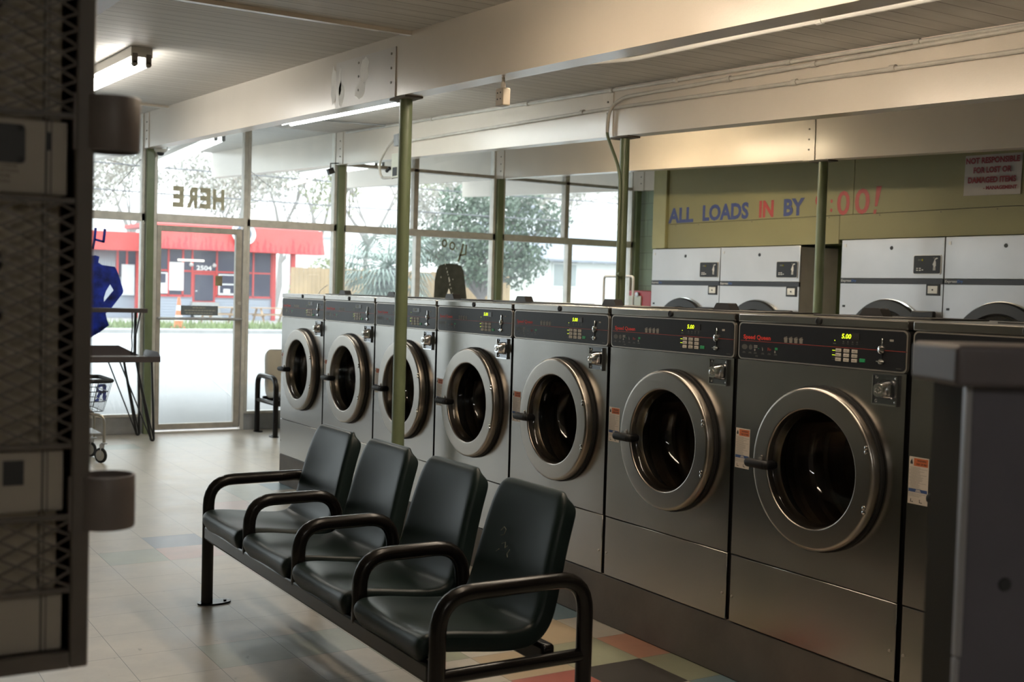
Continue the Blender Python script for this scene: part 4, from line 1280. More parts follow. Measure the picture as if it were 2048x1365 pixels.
for (za, zb, nm) in ((.892, .981, 'lower'), (1.112, 1.208, 'mid'), (1.604, 1.718, 'upper')):
    mb = MB(); mb.box(-.655, -.0355, .020, .046, za, zb, bevel=.003)
    p = mb.build('front_plate', M['vend_plate'], vm)
    mb = MB()
    mb.box(-.068, -.0655, .0185, .020, za, zb); mb.box(-.0605, -.059, .0185, .020, za, zb)
    if nm == 'upper':
        mb.box(-.066, -.060, .017, .020, 1.672, 1.700)
        mb.prism(rrect(.095, .059, .007, 4, -.1445, 1.6785), (0, .0185, 0), (1,0,0), (0,0,1), (0,1,0), .002)
        mb.box(-.19, -.124, .0175, .0185, 1.6785, 1.681, mi=1)
        for zz in (1.655, 1.703): mb.lathe([(.0045, 0), (0, .003)], (-.104, .0185, zz), (0,-1,0), 8, 1)
        for q, (s, xr) in enumerate((('INSERT COINS', -.108), ('PUSH BUTTON', -.1065), ('ONCE FOR', -.1175), ('SELECTION', -.119))):
            w = .0052*len(s)
            put_text(mb, s, (xr-w, .0192, 1.6425-.008*q), (1,0,0), (0,0,1), w, .0047, 2, .02)
    if nm == 'mid': mb.box(-.124, -.094, .0175, .020, 1.156, 1.194)
    mb.build('coin_slot' if nm != 'lower' else 'hinge_line', [M['vend_dark'], M['ink'], M['plate_text']], p)
for zz in (1.93, 1.90, 1.50, 1.42):
    mb = MB(); mb.lathe([(.022, 0), (.020, .012), (.012, .014), (0, .014)], (-.145, .045, zz), (0,-1,0), 16)
    mb.build('selector_knob', M['vend_dark'], vm)
for (za, zb) in ((1.082, 1.166), (1.677, 1.762)):
    mb = MB(); o = (.029, .018, za); h = zb-za
    mb.lathe([(.0435, 0), (.0448, .003), (.0448, h-.003), (.0435, h), (.0405, h), (.0405, 0), (.0435, 0)], o, (0,0,1), 40)
    mb.box(-.03, -.012, .0, .014, za, zb)
    mb.lathe([(.0405, h*.45), (0, h*.45)], o, (0,0,1), 30)
    mb.build('lock_shroud', M['shroud'], t)
mb = MB()      # stand
mb.box(-.52, -.42, .12, .24, .02, ZB, bevel=.004); mb.box(-.66, -.28, .0, .38, 0, .02, bevel=.003)
mb.build('stand', M['cage_dark'], t)

# grey cabinet at the near end of the aisle
M['cab_side'] = pmat('cabinet_side', (0.045, 0.039, 0.030), 0.7, spec=0.1)
M['cab_grey'] = pmat('cabinet_grey', (0.100, 0.092, 0.112), 0.5, var=0.08, scale=6)
M['cab_cap'] = pmat('cabinet_cap', (0.125, 0.108, 0.115), 0.45, var=0.08)
M['cab_edge'] = pmat('cabinet_edge', (0.34, 0.33, 0.35), 0.35, metal=0.4)
t = thing('metal_cabinet', 'tall dark grey metal cabinet with an overhanging rounded cap, close to the camera', 'cabinet', (-1.566, -7.19, 0), math.radians(-28))
mb = MB(); mb.box(.002, .62, 0, .115, 0, 1.352); mb.build('body', M['cab_grey'], t)
mb = MB(); mb.box(-.001, .002, .008, .115, 0, 1.352); mb.build('side_panel', M['cab_side'], t)
mb = MB(); mb.box(-.002, .007, -.005, .008, 0, .93, bevel=.002); mb.box(-.002, .009, -.006, .008, .932, 1.352, bevel=.002); mb.build('edge_strip', M['cab_edge'], t)
mb = MB(); mb.box(-.032, .66, -.035, .14, 1.352, 1.415, bevel=.009, segs=3); mb.build('cap', M['cab_cap'], t)
mb = MB(); mb.lathe([(.011, 0), (.009, .003), (0, .004)], (.075, 0, 1.045), (0,-1,0), 12); mb.build('plug', M['vend_dark'], t)

# ------------------------------------------------------------------ fluorescent lights
M['fixture'] = pmat('fixture_white', (0.62, 0.60, 0.56), 0.4)
M['socket'] = pmat('lamp_socket', (0.22, 0.20, 0.18), 0.5)
M['tube_cool'] = emat('tube_cool_white', (0.93, 1.0, 0.98), LAMP_COOL)
M['tube_porch'] = emat('tube_porch_white', (0.93, 1.0, 1.0), LAMP_COOL*.35)
M['tube_day'] = emat('tube_white', (1.0, 0.97, 0.90), LAMP_COOL)
M['tube_amber'] = emat('tube_amber_white', (1.0, 0.80, 0.52), LAMP_WARM*1.8)
M['tube_warm'] = emat('tube_warm_white', (1.0, 0.85, 0.67), LAMP_WARM)
M['tube_soft'] = emat('tube_soft_white', (1.0, 0.82, 0.62), LAMP_WARM*.75)
def light(x, y0, y1, m, label, drop=.0, zs=None):
    t = thing('fluorescent_light', label, 'ceiling light', (x, y0, 0), 0, 'twin-tube ceiling lights')
    L = y1-y0; zc = lambda y: CE(y0+y) - drop
    if zs: zc = lambda y: zs[0] + (zs[1]-zs[0])*y/L + .098
    mb = MB(); sloped(mb, -.065, .065, 0, L, lambda y: zc(y)-.062, lambda y: zc(y) - .001)
    if zs:                                      # hung on short rods from the soffit
        for y in (.35, L-.35): mb.cyl((0, y, zc(y)-.01), (0, y, CE(y0+y)+.004), .008, 8)
    mb.build('housing', M['fixture'], t)
    for x1 in (-.042, .042):
        mb = MB()
        mb.tube([(x1, .035, zc(.035)-.098), (x1, L-.035, zc(L-.035)-.098)], .019, 12)
        mb.build('tube', M[m], t)
        for (y, s) in ((.012, 1), (L-.012, -1)):
            mb = MB()
            z = zc(y)
            mb.box(x1-.018, x1+.018, y-.014, y+.014, z-.105, z-.04, bevel=.006)
            mb.cyl((x1, y-.014, z-.105), (x1, y+.014, z-.105), .018, 12)
            mb.build('socket', M['socket'], t)
    return t
light(-1.24, -.78, 1.64, 'tube_day', 'lit twin-tube ceiling light whose end sticks out past the caged vending machine')
light(.70, -.54, 1.88, 'tube_cool', 'lit twin-tube ceiling light behind the big beam, ending at the round green post')
light(2.65, -.95, .27, 'tube_amber', 'warm ceiling light hidden above the second beam')
light(.80, 4.14, 6.58, 'tube_porch', 'lit twin-tube light under the outside overhang, seen through the pane over the door', zs=(3.03, 2.945))
light(2.65, 4.06, 6.48, 'tube_porch', 'lit twin-tube light under the outside overhang, seen beside the small spotlight', zs=(2.90, 2.935))
light(-1.05, -6.5, -4.1, 'tube_soft', 'warm ceiling light above the caged vending machine, out of view')
light(-2.9, -11.5, -9.1, 'tube_day', 'added unseen fill light at the back of the room behind the camera')  # added fill lamp, brightens the vending cage and cabinet fronts
light(.14, -5.3, -2.9, 'tube_warm', 'warm ceiling light hidden behind the big beam')

# ------------------------------------------------------------------ conduits and small fittings
def pipe(label, pts, r, m, clips=(), rad=.08, cat='conduit', group=None):
    mb = MB(); mb.tube(rpath(pts, rad, 5), r, 10)
    for c in clips:
        c = Vector(c)
        mb.cyl((c.x, c.y-.018, c.z), (c.x, c.y+.018, c.z), r*1.45, 10)
    o = mb.build('conduit', M[m]); return tag(o, label, cat, group)
xf = 1.74 - .014
pipe('long pale conduit along the top edge of the second beam, just under the ceiling', [(xf, 2.9, CE(2.9)-.02), (xf, -8, CE(-8)-.02)], .011, 'grey_conduit', [(xf, y, CE(y)-.02) for y in (1.0, -.6, -1.7, -2.4, -3.4, -4.3)])
pipe('pale conduit on the second beam that bends down beside the thin post', [(xf-.022, -1.69, 2.60), (xf-.022, -1.70, 2.76), (xf-.006, -1.84, 2.825), (xf-.004, -8, 2.685)], .0125, 'grey_conduit', [(xf-.004, y, 2.825 - (-1.84-y)*.0227) for y in (-2.9, -3.6, -5)], .10)
pipe('pale conduit along the lower half of the second beam from the junction box', [(xf, 1.60, 2.842), (xf, -1.75, 2.765), (xf, -8, 2.545)], .0125, 'grey_conduit', [(xf, y, 2.765 + (y+1.75)*.034) for y in (-1.35, -3.45, -4.15, -5.0)], .02)
pipe('thin green conduit running down the second post to the washers', [(xf-.022, -1.69, 2.60), (xf-.02, -1.70, 2.56), (1.745, -1.80, 2.33), (1.745, -1.825, .02)], .011, 'green_paint', [(1.745, -1.825, 1.62)], .10)
pipe('white conduit across the ceiling between the big beam and the second beam', [(.955, -2.42, CE(-2.42)-.013), (1.0, -2.56, CE(-2.56)-.013), (1.08, -2.78, CE(-2.78)-.013), (1.04, -3.85, CE(-3.85)-.013), (1.04, -9, CE(-9)-.013)], .013, 'white_paint', [(1.04, -4.3, CE(-4.3)-.013)], .14)
pipe('thin dark wire crossing the ceiling behind the lit tubes', [(.78, 2.05, CE(2.05)-.01), (1.3, 2.12, CE(2.12)-.008), (1.725, 1.95, CE(1.95)-.012)], .008, 'galv', (), .2, 'wire')
# hanging socket under the big beam
t = thing('hanging_socket', 'beige outlet box hanging on a short cord under the big beam', 'socket', (-.175, -3.43, BB(-3.43)))
mb = MB(); mb.tube([(0,0,0), (.002,.001,-.035)], .008, 8); mb.lathe([(.014, -.055), (.012, -.03), (.008, -.022)], n=12, capa=True, capb=True); mb.build('cord', M['grey_conduit'], t)
M['beige_plastic'] = pmat('beige_plastic', (0.40, 0.34, 0.26), 0.45)
mb = MB(); mb.box(-.022, .022, -.036, .036, -.137, -.052, bevel=.006)
for (y, z) in ((.014,-.075),(-.014,-.075),(.014,-.105),(-.014,-.105)): mb.cyl((-.022, y, z), (-.0235, y, z), .004, 8, 1)
mb.build('box', [M['beige_plastic'], M['ink']], t)
# junction box with flexible conduit and timer on the second beam
t = thing('junction_box', 'grey junction box with a curved flexible conduit and timer on the second beam', 'electrical box', (1.74, 1.66, 2.86))
mb = MB(); mb.box(-.05, 0, -.06, .04, -.05, .06, bevel=.004); mb.build('box', M['galv'], t)
mb = MB(); mb.tube(rpath([(-.03, .04, .03), (-.06, .18, -.06), (-.06, .33, -.20), (-.05, .30, -.33), (-.03, .08, -.34)], .12, 6), .013, 10); mb.build('flexible_conduit', M['grey_conduit'], t)
mb = MB(); mb.box(-.05, -.005, -.07, .075, -.345, -.12, bevel=.004); mb.build('timer_case', M['offwhite'], t)
mb = MB(); mb.box(-.054, -.05, -.05, .04, -.33, -.25); mb.tube([(-.02,.17,-.24),(-.03,.22,-.27)], .016, 8); mb.build('timer_window', M['black_plastic'], t)
# dome camera
t = thing('dome_camera', 'white dome security camera at the end of the big beam above the door', 'camera', (-.10, 3.10, BB(3.10)))
mb = MB(); mb.lathe([(.060, 0), (.060, -.018), (.048, -.030), (.034, -.034)], n=24, capa=True); mb.build('housing', M['white_paint'], t)
mb = MB(); mb.lathe([(.034, -.032), (.032, -.050), (.02, -.062), (0, -.066)], n=20); mb.build('dome', M['black_plastic'], t)
# small spotlight
t = thing('spotlight', 'small black square spotlight hung at the window end of the second beam', 'light fitting', (1.645, 3.10, 2.735))
mb = MB(); mb.tube([(.095, .0, .03), (0, 0, .02), (0, 0, -.03)], .007, 8); mb.build('bracket', M['black_metal'], t)
mb = MB(); mb.obox((-.0, 0, -.06), (.92, 0, .38), (0, 1, 0), (-.38, 0, .92), .032, .03, .03); mb.build('head', M['black_plastic'], t)
# ------------------------------------------------------------------ outside the windows
def gz(y):
    if y < 30: return -.06 - .04*(y-3)/27
    return -.10 - .35*min(1, (y-30)/20)
def ground(name, y0, y1, m, dz=0.0, kind='structure', x0=-60, x1=90, n=1):
    mb = MB()
    for k in range(n):
        a = y0 + (y1-y0)*k/n; b = y0 + (y1-y0)*(k+1)/n
        mb.face(((x0,a,gz(a)+dz),(x1,a,gz(a)+dz),(x1,b,gz(b)+dz),(x0,b,gz(b)+dz)))
    o = mb.build(name, m); return tag(o, kind=kind)
M['forecourt'] = pmat('forecourt_concrete', (0.265, 0.265, 0.262), 0.8, var=0.10, scale=.6)
M['asphalt'] = pmat('pale_asphalt', (0.31, 0.31, 0.31), 0.85, var=0.1, scale=.5)
M['kerb'] = pmat('kerb_concrete', (0.34, 0.34, 0.33), 0.8, var=0.1)
M['lawn'] = pmat('lawn_green', (0.20, 0.25, 0.11), 0.9, var=0.35, scale=.7)
M['gravel'] = pmat('gravel_lot', (0.33, 0.32, 0.30), 0.9, var=0.2, scale=.4)
ground('forecourt_pavement', YW+.06, 16, M['forecourt'])
ground('street_road', 16, 28.2, M['asphalt'])
mb = MB(); mb.box(-60, 90, 28.2, 28.7, -.22, gz(28.4)+.13, bevel=.03, segs=1)
tag(mb.build('street_kerb', M['kerb']), kind='structure')
ground('verge_lawn', 28.7, 39, M['lawn'], .10, n=6)
ground('gravel_ground', 39, 140, M['gravel'], .02, n=12)
mb = MB()
for xx in (1.2, 4.6): mb.bar((xx, YW+.3, -.058), (xx+2.6, 15.5, -.075), .03, .004)
tag(mb.build('pavement_joint_line', M['kerb']), kind='structure')
rg = random.Random(4)
mb = MB()
for k in range(2600):
    x = rg.uniform(3, 17); y = 29 + 7*rg.random()**2; h = rg.uniform(.08, .30)
    if abs(x-7.55) < .35 and abs(y-29.8) < .35: continue
    a = rg.uniform(0, PI); z = gz(y)+.10
    dx, dy = math.cos(a)*.03, math.sin(a)*.03
    mb.face(((x-dx,y-dy,z),(x+dx,y+dy,z),(x+rg.uniform(-.08,.08), y+rg.uniform(-.08,.08), z+h)))
tag(mb.build('verge_grass', M['lawn'], recalc=False), 'tall grass along the verge across the street', 'grass', kind='stuff')

# red restaurant across the street
M['awning_red'] = pmat('awning_red', (0.62, 0.075, 0.065), 0.55, var=0.06, scale=1)
M['awning_flame'] = pmat('awning_flame_red', (0.50, 0.035, 0.04), 0.55)
M['trim_red'] = pmat('red_trim_paint', (0.50, 0.05, 0.045), 0.55)
M['siding'] = pmat('pale_blue_siding', (0.34, 0.37, 0.43), 0.7)
M['shop_glass'] = pmat('dark_shop_glass', (0.055, 0.055, 0.085), 0.15)
M['plain_white'] = pmat('plain_white', (0.70, 0.70, 0.70), 0.6)
M['corr'] = pmat('corrugated_metal', (0.40, 0.43, 0.46), 0.5, metal=0.2)
M['shop_lamp'] = emat('shop_lamp', (1.0, 0.93, 0.78), 2.2)
M['logo_grey'] = pmat('logo_grey', (0.10, 0.12, 0.15), 0.6)
R0 = thing('restaurant', 'red-awned restaurant numbered 2504 across the street', 'building', (0, 52, 0))
GB = -.48
mb = MB(); mb.box(12.4, 18.8, .0, 6, GB, 3.3); mb.build('walls', M['siding'], R0)
mb = MB()
for k in range(9): mb.box(12.4, 18.8, -.03, 0, GB+.03+k*.14, GB+.155+k*.14)
mb.build('siding_boards', M['siding'], R0)
mb = MB(); mb.prism([(-.9,3.18),(.2,3.18),(.2,4.52),(-.45,4.45)], (12.45, 0, 0), (0,1,0), (0,0,1), (1,0,0), 8.85)
mb.box(12.4, 21.3, .1, 6.2, 4.35, 4.55, mi=0)
aw = mb.build('awning', [M['awning_red']], R0)
mb = MB()
rf = random.Random(7)
x = 12.6
while x < 21.1:
    h = rf.uniform(.35, .95); w = rf.uniform(.16, .32)
    pts = [(x, 0), (x+w, 0), (x+w*.75, h*.45), (x+w*.95, h*.75), (x+w*.55+rf.uniform(-.05,.1), h), (x+w*.5, h*.6), (x+w*.2, h*.4)]
    s = lambda p: (p[0], -.905+.45*p[1]/1.27, 3.19+p[1])
    mb.face([s(p) for p in (pts[0], pts[1], pts[2], pts[6])]); mb.face([s(p) for p in (pts[6], pts[2], pts[3], pts[5])]); mb.face([s(p) for p in (pts[5], pts[3], pts[4])])
    x += w + rf.uniform(.0, .12)
mb.build('flame_border', M['awning_flame'], aw)
mb = MB()
lo = Vector((16.8, -.86, 4.13)); nx = Vector((1,0,0)); up = Vector((0,.32,.95)).normalized(); nn = nx.cross(up)
def disc(r, d, mi): mb.face([lo + nn*d + nx*(r*math.cos(2*PI*k/36)) + up*(r*math.sin(2*PI*k/36)) for k in range(36)], mi)
disc(.64, .02, 0); disc(.55, .03, 1); disc(.50, .04, 0); disc(.42, .05, 1)
for (a, b, w, h) in ((-.18,.05,.16,.12),(.10,.12,.14,.10),(-.02,-.16,.2,.1)):
    mb.face([lo + nn*.06 + nx*p + up*q for p, q in ((a-w,b-h),(a+w,b-h),(a+w*.6,b+h),(a-w*.6,b+h))], 0)
mb.build('round_sign', [M['plain_white'], M['logo_grey']], aw)
xs = [12.5, 13.16, 13.90, 14.38, 15.66, 17.62, 18.62]
for a, b in zip(xs, xs[1:]):
    if abs(a-14.38) < .01:
        mb = MB(); mb.box(a, b, -.05, 0, 2.08, 3.15); mb.build('window', M['shop_glass'], R0)
    else:
        mb = MB(); mb.box(a, b, -.05, 0, .86, 3.15); mb.build('window', M['shop_glass'], R0)
mb = MB()
for x in xs: mb.box(x-.045, x+.045, -.10, 0, .80, 3.18)
mb.box(12.45, 14.35, -.10, 0, .76, .86); mb.box(15.6, 18.7, -.10, 0, .76, .86); mb.box(12.45, 18.7, -.09, 0, 2.05, 2.13); mb.box(18.64, 18.85, -.15, .1, GB, 3.2)
mb.build('window_frame', M['trim_red'], R0)
mb = MB(); mb.box(14.42, 15.6, -.06, 0, .45, 2.03); mb.box(14.52, 15.48, -.10, -.06, .58, 1.92, mi=1)
d = mb.build('door', [M['trim_red'], M['shop_glass']], R0)
mb = MB(); mb.box(14.56, 14.64, -.14, -.10, 1.05, 1.10); mb.build('handle', M['plain_white'], d)
mb = MB()
for k in range(3): mb.box(14.35, 15.75, -.9+.3*k, 0, GB, GB+.33*(k+1))
mb.build('steps', M['kerb'], R0)
mb = MB(); put_text(mb, '2504', (14.60, -.056, 2.15), (1,0,0), (0,0,1), .80, .25, 0, .03)
mb.build('house_number', M['plain_white'], R0)
mb = MB(); mb.box(13.20, 13.93, -.12, -.06, 1.08, 2.52); mb.build('menu_poster', M['plain_white'], R0)
mb = MB(); mb.box(12.55, 13.12, -.12, -.06, .92, 1.98); mb.box(12.66, 13.02, -.13, -.12, 1.45, 1.92, mi=1); mb.build('notice_panel', [M['plain_white'], M['shop_glass']], R0)
mb = MB()
mb.box(15.75, 16.75, -.14, -.06, .90, 1.98); mb.box(15.82, 16.68, -.16, -.14, 1.5, 1.92, mi=1); mb.box(15.82, 16.68, -.16, -.14, 1.0, 1.42, mi=1); mb.box(16.0, 16.35, -.18, -.16, .98, 1.22)
mb.build('serving_window', [M['plain_white'], M['shop_glass']], R0)
mb = MB(); mb.box(13.62, 14.95, -.20, -.12, 2.60, 2.68); mb.build('strip_lamp', M['shop_lamp'], R0)
for x in (14.3, 15.5):
    mb = MB(); mb.lathe([(.03, 0), (.10, .10), (.11, .16), (0, .17)], (x, -.1, 2.52), (0,-.6,-.8), 12); mb.build('flood_lamp', M['plain_white'], R0)
for x in (19.65,):
    mb = MB(); mb.box(x-.11, x+.11, -.6, -.38, GB, 3.2); mb.build('awning_post', M['trim_red'], R0)
mb = MB()      # set-back wing with corrugated cladding
mb.box(6.5, 12.3, 2.5, 8, GB, 3.2); mb.box(6.2, 12.4, 1.6, 2.5, 3.05, 4.0, mi=1)
for k in range(38): mb.cyl((7.0+.11*k, 2.49, 1.5), (7.0+.11*k, 2.49, 3.1), .045, 6, 2)
mb.box(11.2, 12.2, 2.4, 2.5, 1.7, 3.05, mi=3); mb.box(11.15, 11.25, 2.35, 2.5, 1.6, 3.1, mi=1); mb.box(11.62, 11.72, 2.35, 2.5, 1.6, 3.1, mi=1); mb.box(12.12, 12.3, 2.3, 2.5, GB, 3.1, mi=1)
mb.box(11.4, 12.05, 2.3, 2.4, .75, 2.35, mi=4)
mb.build('side_wing', [M['siding'], M['awning_red'], M['corr'], M['shop_glass'], M['plain_white']], R0)

# traffic cone, picnic tables, shed
M['cone_orange'] = pmat('cone_orange', (0.70, 0.17, 0.07), 0.5)
t = thing('traffic_cone', 'orange and white traffic cone on the verge, seen through the door glass', 'cone', (7.55, 29.8, gz(29.8)+.10))
mb = MB()
mb.box(-.2, .2, -.2, .2, 0, .04)
mb.lathe([(.15, .04), (.125, .25)], n=20); mb.lathe([(.125, .25), (.105, .42)], n=20, mi=1); mb.lathe([(.105, .42), (.085, .58)], n=20); mb.lathe([(.085, .58), (.068, .74)], n=20, mi=1); mb.lathe([(.068, .74), (.04, 1.0), (0, 1.01)], n=20)
mb.build('cone_body', [M['cone_orange'], M['plain_white']], t)
M['table_wood'] = pmat('picnic_wood', (0.36, 0.25, 0.15), 0.7, var=0.15)
def picnic(x, y, lab):
    t = thing('picnic_table', lab, 'table', (x, y, gz(y)+.02), .05, 'picnic tables outside the restaurant')
    mb = MB()
    for k in range(5): mb.box(-.9, .9, -.36+.15*k, -.23+.15*k, .72, .76)
    mb.build('table_top', M['table_wood'], t)
    for s in (-1, 1):
        mb = MB()
        for k in range(2): mb.box(-.9, .9, s*.62+.14*k-.14, s*.62+.14*k-.01, .42, .46)
        mb.build('bench_seat', M['table_wood'], t)
    for x0 in (-.65, .65):
        mb = MB(); mb.bar((x0, -.25, .72), (x0, -.72, 0), .09, .04); mb.bar((x0, .25, .72), (x0, .72, 0), .09, .04); mb.bar((x0, -.75, .40), (x0, .75, .40), .04, .09)
        mb.build('leg_frame', M['table_wood'], t)
picnic(13.4, 44.0, 'wooden picnic table in front of the restaurant steps, behind the traffic cone')
picnic(15.9, 44.2, 'wooden picnic table in front of the restaurant, just past the door frame')
t = thing('storage_shed', 'plain white shed beyond the end of the red awning', 'shed', (25.4, 62, gz(62)))
mb = MB(); mb.box(-1.1, 1.6, 0, 3, 0, 5.0); mb.build('walls', M['plain_white'], t)
mb = MB(); mb.box(-1.2, 1.7, -.1, 3.1, 5.0, 5.15); mb.build('roof', M['corr'], t)

# wooden fence and white house
M['fence_tan'] = pmat('fence_tan', (0.42, 0.30, 0.17), 0.8, var=0.15, scale=2)
t = thing('board_fence', 'tan board fence between the palm and the white house', 'fence', (0, 28.9, gz(29)))
mb = MB()
x = 11.0
while x < 19.4:
    mb.box(x, x+.14, 0, .02, 0, 2.2+rg.uniform(-.02,.03)); x += .15
mb.build('boards', M['fence_tan'], t)
mb = MB()
for z in (.4, 1.1, 1.9): mb.box(11, 19.5, .02, .06, z, z+.09)
mb.build('rails', M['fence_tan'], t)
M['house_white'] = pmat('house_white', (0.68, 0.69, 0.68), 0.7)
M['roof_grey'] = pmat('roof_shingle', (0.26, 0.28, 0.32), 0.8, var=0.15, scale=3)
M['house_glass'] = pmat('house_window', (0.30, 0.33, 0.33), 0.3)
H = thing('white_house', 'white house with a grey shingle roof beyond the board fence', 'building', (0, 30, 0))
mb = MB(); mb.box(21.2, 33, 0, 8, -.2, 2.95); mb.build('walls', M['house_white'], H)
mb = MB()
mb.face(((20.9,-.35,2.80),(33.4,-.35,2.80),(33.4,4,4.35),(20.9,4,4.35))); mb.face(((20.9,8.4,2.80),(33.4,8.4,2.80),(33.4,4,4.35),(20.9,4,4.35)))
mb.face(((20.9,-.35,2.72),(33.4,-.35,2.72),(33.4,-.35,2.80),(20.9,-.35,2.80))); mb.face(((21.2,0,2.8),(21.2,8,2.8),(21.2,4,4.25)))
mb.face(((20.9,-.35,2.72),(33.4,-.35,2.72),(33.4,0,2.72),(20.9,0,2.72)))
mb.build('roof', M['roof_grey'], H)
mb = MB()
for k in range(18): mb.box(21.2+.65*k, 21.28+.65*k, -.30, 0, 2.70, 2.79)
mb.build('rafter_ends', M['house_white'], H)
for (a, b) in ((22.15, 23.2), (26.2, 27.3)):
    mb = MB(); mb.box(a-.06, b+.06, -.05, 0, 1.72, 2.68); mb.box(a, b, -.06, -.05, 1.78, 2.62, mi=1); mb.box((a+b)/2-.02, (a+b)/2+.02, -.07, -.06, 1.78, 2.62)
    mb.build('window', [M['house_white'], M['house_glass']], H)
mb = MB(); mb.box(22.6, 23.5, 3.0, 4.4, 4.0, 4.75); mb.prism([(22.4,4.75),(23.7,4.75),(23.05,5.1)], (0, 2.9, 0), (1,0,0), (0,0,1), (0,1,0), 1.6, 1)
mb.build('dormer', [M['house_white'], M['roof_grey']], H)

# trees
def leaf_mat(name, c, var=.35):
    return pmat(name, c, 0.6, var=var, scale=1.3)
M['leaf_a'] = leaf_mat('leaf_grey_green', (0.13, 0.175, 0.125))
M['leaf_b'] = leaf_mat('leaf_yellow_green', (0.24, 0.26, 0.13))
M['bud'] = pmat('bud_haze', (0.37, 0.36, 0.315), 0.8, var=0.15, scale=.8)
M['bark'] = pmat('bark_grey', (0.17, 0.155, 0.15), 0.9, var=0.2, scale=3)
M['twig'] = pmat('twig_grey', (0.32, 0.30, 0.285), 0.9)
M['palm_leaf'] = leaf_mat('palm_grey_green', (0.21, 0.26, 0.225), .25)
M['palm_bark'] = pmat('palm_bark', (0.07, 0.068, 0.08), 0.9, var=0.25, scale=6)
def leaves(mb, c, r, n, size, rr, mi=0):
    for k in range(n):
        while True:
            p = Vector((rr.uniform(-1,1), rr.uniform(-1,1), rr.uniform(-1,1)))
            if .25 < p.length < 1: break
        p = Vector((c[0]+p.x*r[0], c[1]+p.y*r[1], c[2]+p.z*r[2]))
        d = Vector((rr.uniform(-1,1), rr.uniform(-1,1), rr.uniform(-1,1))).normalized()
        e = d.orthogonal().normalized(); f = d.cross(e)
        s = size*rr.uniform(.6, 1.3)
        mb.face((p-e*s, p+f*s*.5, p+e*s, p-f*s*.5), mi)
def leafy_tree(name, x, y, lab, clumps, trunk, n, size, m, seed):
    rr = random.Random(seed)
    t = thing(name, lab, 'tree', (x, y, gz(y)))
    mb = MB()
    mb.tube([(0,0,0), (.05,0,trunk*.5), (0,.05,trunk)], [.22, .17, .13], 8)
    for c in clumps: mb.tube([(0,.03,trunk*.8), (c[0]*.5, c[1]*.5, (trunk+c[2])/2), (c[0], c[1], c[2])], [.10, .07, .03], 6)
    mb.build('trunk', M['bark'], t)
    mb = MB()
    tot = sum(c[3]**2 for c in clumps)
    for c in clumps: leaves(mb, c[:3], (c[3], c[3], c[3]*.8), int(n*c[3]**2/tot), size, rr)
    mb.build('foliage', m, t, recalc=False)
    return t
leafy_tree('leafy_tree', 16.4, 25.6, 'big leafy tree over the board fence, seen past the painted trousers',
    [(-1.2,0,3.3,1.1),(-.2,.2,3.7,1.2),(.9,0,4.0,1.0),(2.0,.2,3.6,.9),(2.7,0,4.1,.75),(.2,-.4,4.7,.9),(-.9,0,4.4,.8),(1.6,0,4.7,.7),(-2.0,.2,2.9,.8),(1.1,-.2,2.8,.9),(.0,-.3,2.5,1.0),(2.1,.3,2.6,.7),(-1.0,-.3,2.3,.8),(1.5,.1,2.1,.6)], 1.7, 9000, .085, M['leaf_a'], 3)
leafy_tree('round_bush', 18.9, 26.9, 'low green bush in front of the white house', [(0,0,.75,.75),(.7,.1,.6,.6),(-.7,0,.55,.6)], .5, 1500, .07, M['leaf_b'], 4)
leafy_tree('leafy_tree', 19.6, 46, 'yellow-green tree just past the end of the red awning', [(0,0,2.3,1.35),(1.6,0,1.9,1.2),(-1.1,0,1.7,1.1),(2.9,0,1.6,1.1)], 1.4, 3000, .11, M['leaf_b'], 5)
# palm
t = thing('palm_tree', 'shaggy palm with drooping pale fronds in front of the board fence', 'tree', (11.15, 21.5, gz(21.5)))
rr = random.Random(9)
mb = MB(); mb.tube([(.25,0,0), (.12,0,.8), (-.02,0,1.5), (-.1,0,2.1)], [.30, .34, .40, .30], 10)
for k in range(160):
    a = rr.uniform(0, 2*PI); z = rr.uniform(.2, 2.0); r0 = .33
    mb.face(((.15-.12*z+math.cos(a)*r0, math.sin(a)*r0, z), (.15-.12*z+math.cos(a+.15)*r0, math.sin(a+.15)*r0, z), (.15-.12*z+math.cos(a+.07)*(r0+.12), math.sin(a+.07)*(r0+.12), z-.25)))
mb.build('trunk', M['palm_bark'], t)
for k in range(46):
    a = rr.uniform(0, 2*PI); el = rr.uniform(-.75, 1.25); L = rr.uniform(.75, 1.15)
    mb = MB()
    base = Vector((-.1, 0, 2.2)); d = Vector((math.cos(a)*math.cos(el), math.sin(a)*math.cos(el), math.sin(el)))
    tip = base + d*L - Vector((0, 0, .16*L))
    mb.tube([base, base + d*L*.55, tip], [.02, .015, .010], 5)
    side = d.cross(Vector((0,0,1))); side = side.normalized() if side.length > .01 else Vector((1,0,0))
    upv = side.cross(d).normalized()
    for i in range(17):                         # fan of narrow blades
        w = math.radians(-100 + 200*i/16)
        bd = (d*math.cos(w) + side*math.sin(w)).normalized()
        bl = .62 + .12*math.cos(w)
        mid = tip + bd*bl*.6; end = tip + bd*bl - Vector((0, 0, .22 + rr.uniform(0, .12)))
        p = bd.cross(upv).normalized()*.028
        mb.face((tip, mid - p, end, mid + p))
    mb.build('frond', M['palm_leaf'], t, recalc=False)
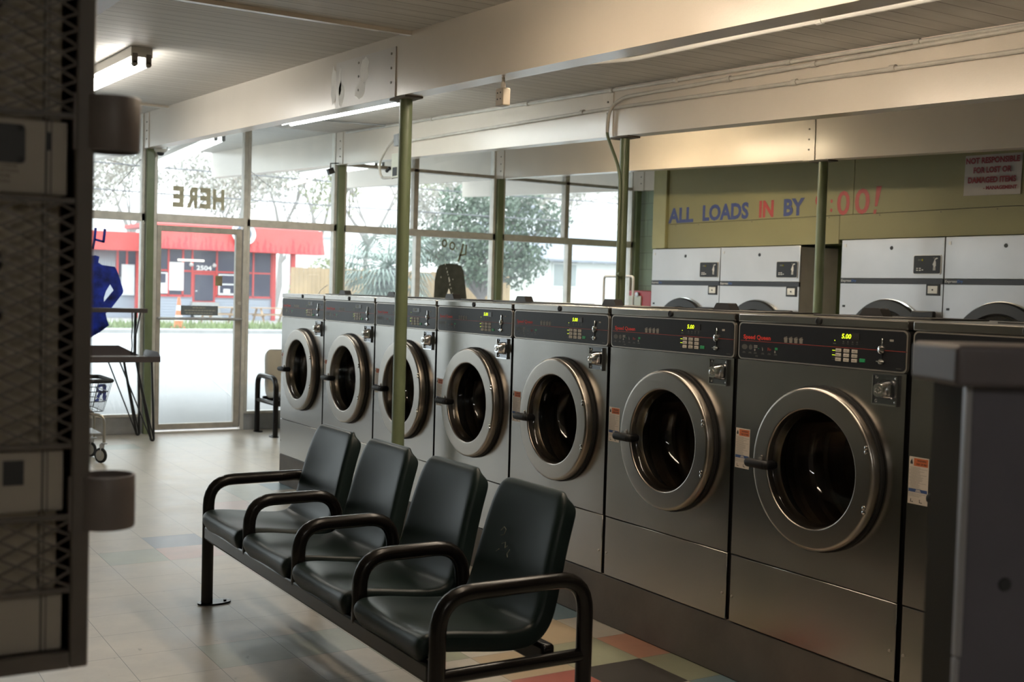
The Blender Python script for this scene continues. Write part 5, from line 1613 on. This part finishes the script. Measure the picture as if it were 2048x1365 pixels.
# bare trees beyond the street
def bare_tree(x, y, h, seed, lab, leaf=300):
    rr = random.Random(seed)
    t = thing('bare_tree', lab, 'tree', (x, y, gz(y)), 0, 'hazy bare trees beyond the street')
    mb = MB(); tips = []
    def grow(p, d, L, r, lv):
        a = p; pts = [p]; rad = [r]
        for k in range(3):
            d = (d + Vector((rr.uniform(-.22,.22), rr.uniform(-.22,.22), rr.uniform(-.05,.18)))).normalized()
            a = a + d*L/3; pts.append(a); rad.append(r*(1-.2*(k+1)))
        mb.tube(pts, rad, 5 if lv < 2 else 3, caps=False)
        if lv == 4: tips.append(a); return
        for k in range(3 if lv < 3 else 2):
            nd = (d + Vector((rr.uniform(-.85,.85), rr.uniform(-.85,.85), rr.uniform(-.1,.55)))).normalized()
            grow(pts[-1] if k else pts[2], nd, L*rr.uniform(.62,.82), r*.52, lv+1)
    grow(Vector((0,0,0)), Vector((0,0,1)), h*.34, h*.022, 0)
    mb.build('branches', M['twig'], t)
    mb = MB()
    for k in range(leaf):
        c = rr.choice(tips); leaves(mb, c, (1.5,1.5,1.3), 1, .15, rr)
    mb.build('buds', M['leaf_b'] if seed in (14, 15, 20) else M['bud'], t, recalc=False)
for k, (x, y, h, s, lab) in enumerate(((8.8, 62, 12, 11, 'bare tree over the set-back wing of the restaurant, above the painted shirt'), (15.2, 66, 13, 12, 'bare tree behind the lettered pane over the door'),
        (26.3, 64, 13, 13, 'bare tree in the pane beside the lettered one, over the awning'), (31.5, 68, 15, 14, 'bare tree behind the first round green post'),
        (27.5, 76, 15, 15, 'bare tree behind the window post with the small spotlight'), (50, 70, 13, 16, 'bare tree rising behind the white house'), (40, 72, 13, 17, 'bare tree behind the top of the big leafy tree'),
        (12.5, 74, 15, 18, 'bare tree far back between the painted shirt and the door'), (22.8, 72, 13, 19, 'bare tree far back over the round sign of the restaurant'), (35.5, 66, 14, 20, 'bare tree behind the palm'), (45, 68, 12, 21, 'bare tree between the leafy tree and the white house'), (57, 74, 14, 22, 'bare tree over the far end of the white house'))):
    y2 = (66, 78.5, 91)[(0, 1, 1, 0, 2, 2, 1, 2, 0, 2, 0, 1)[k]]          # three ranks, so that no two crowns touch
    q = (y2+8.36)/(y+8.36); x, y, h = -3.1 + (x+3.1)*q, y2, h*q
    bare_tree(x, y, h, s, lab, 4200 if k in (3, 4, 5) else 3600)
# overhead wires
M['wire_black'] = pmat('overhead_wire', (0.12, 0.12, 0.13), 0.6)
for (z, y, lab) in ((4.32, 21.5, 'upper overhead wire crossing above the street'), (3.73, 22.3, 'lower overhead wire crossing above the street')):
    mb = MB(); mb.tube([(x, y, z + .0004*(x-12)**2) for x in range(-30, 71, 5)], .018, 5)
    o = mb.build('overhead_wire', M['wire_black']); tag(o, lab, 'wire')
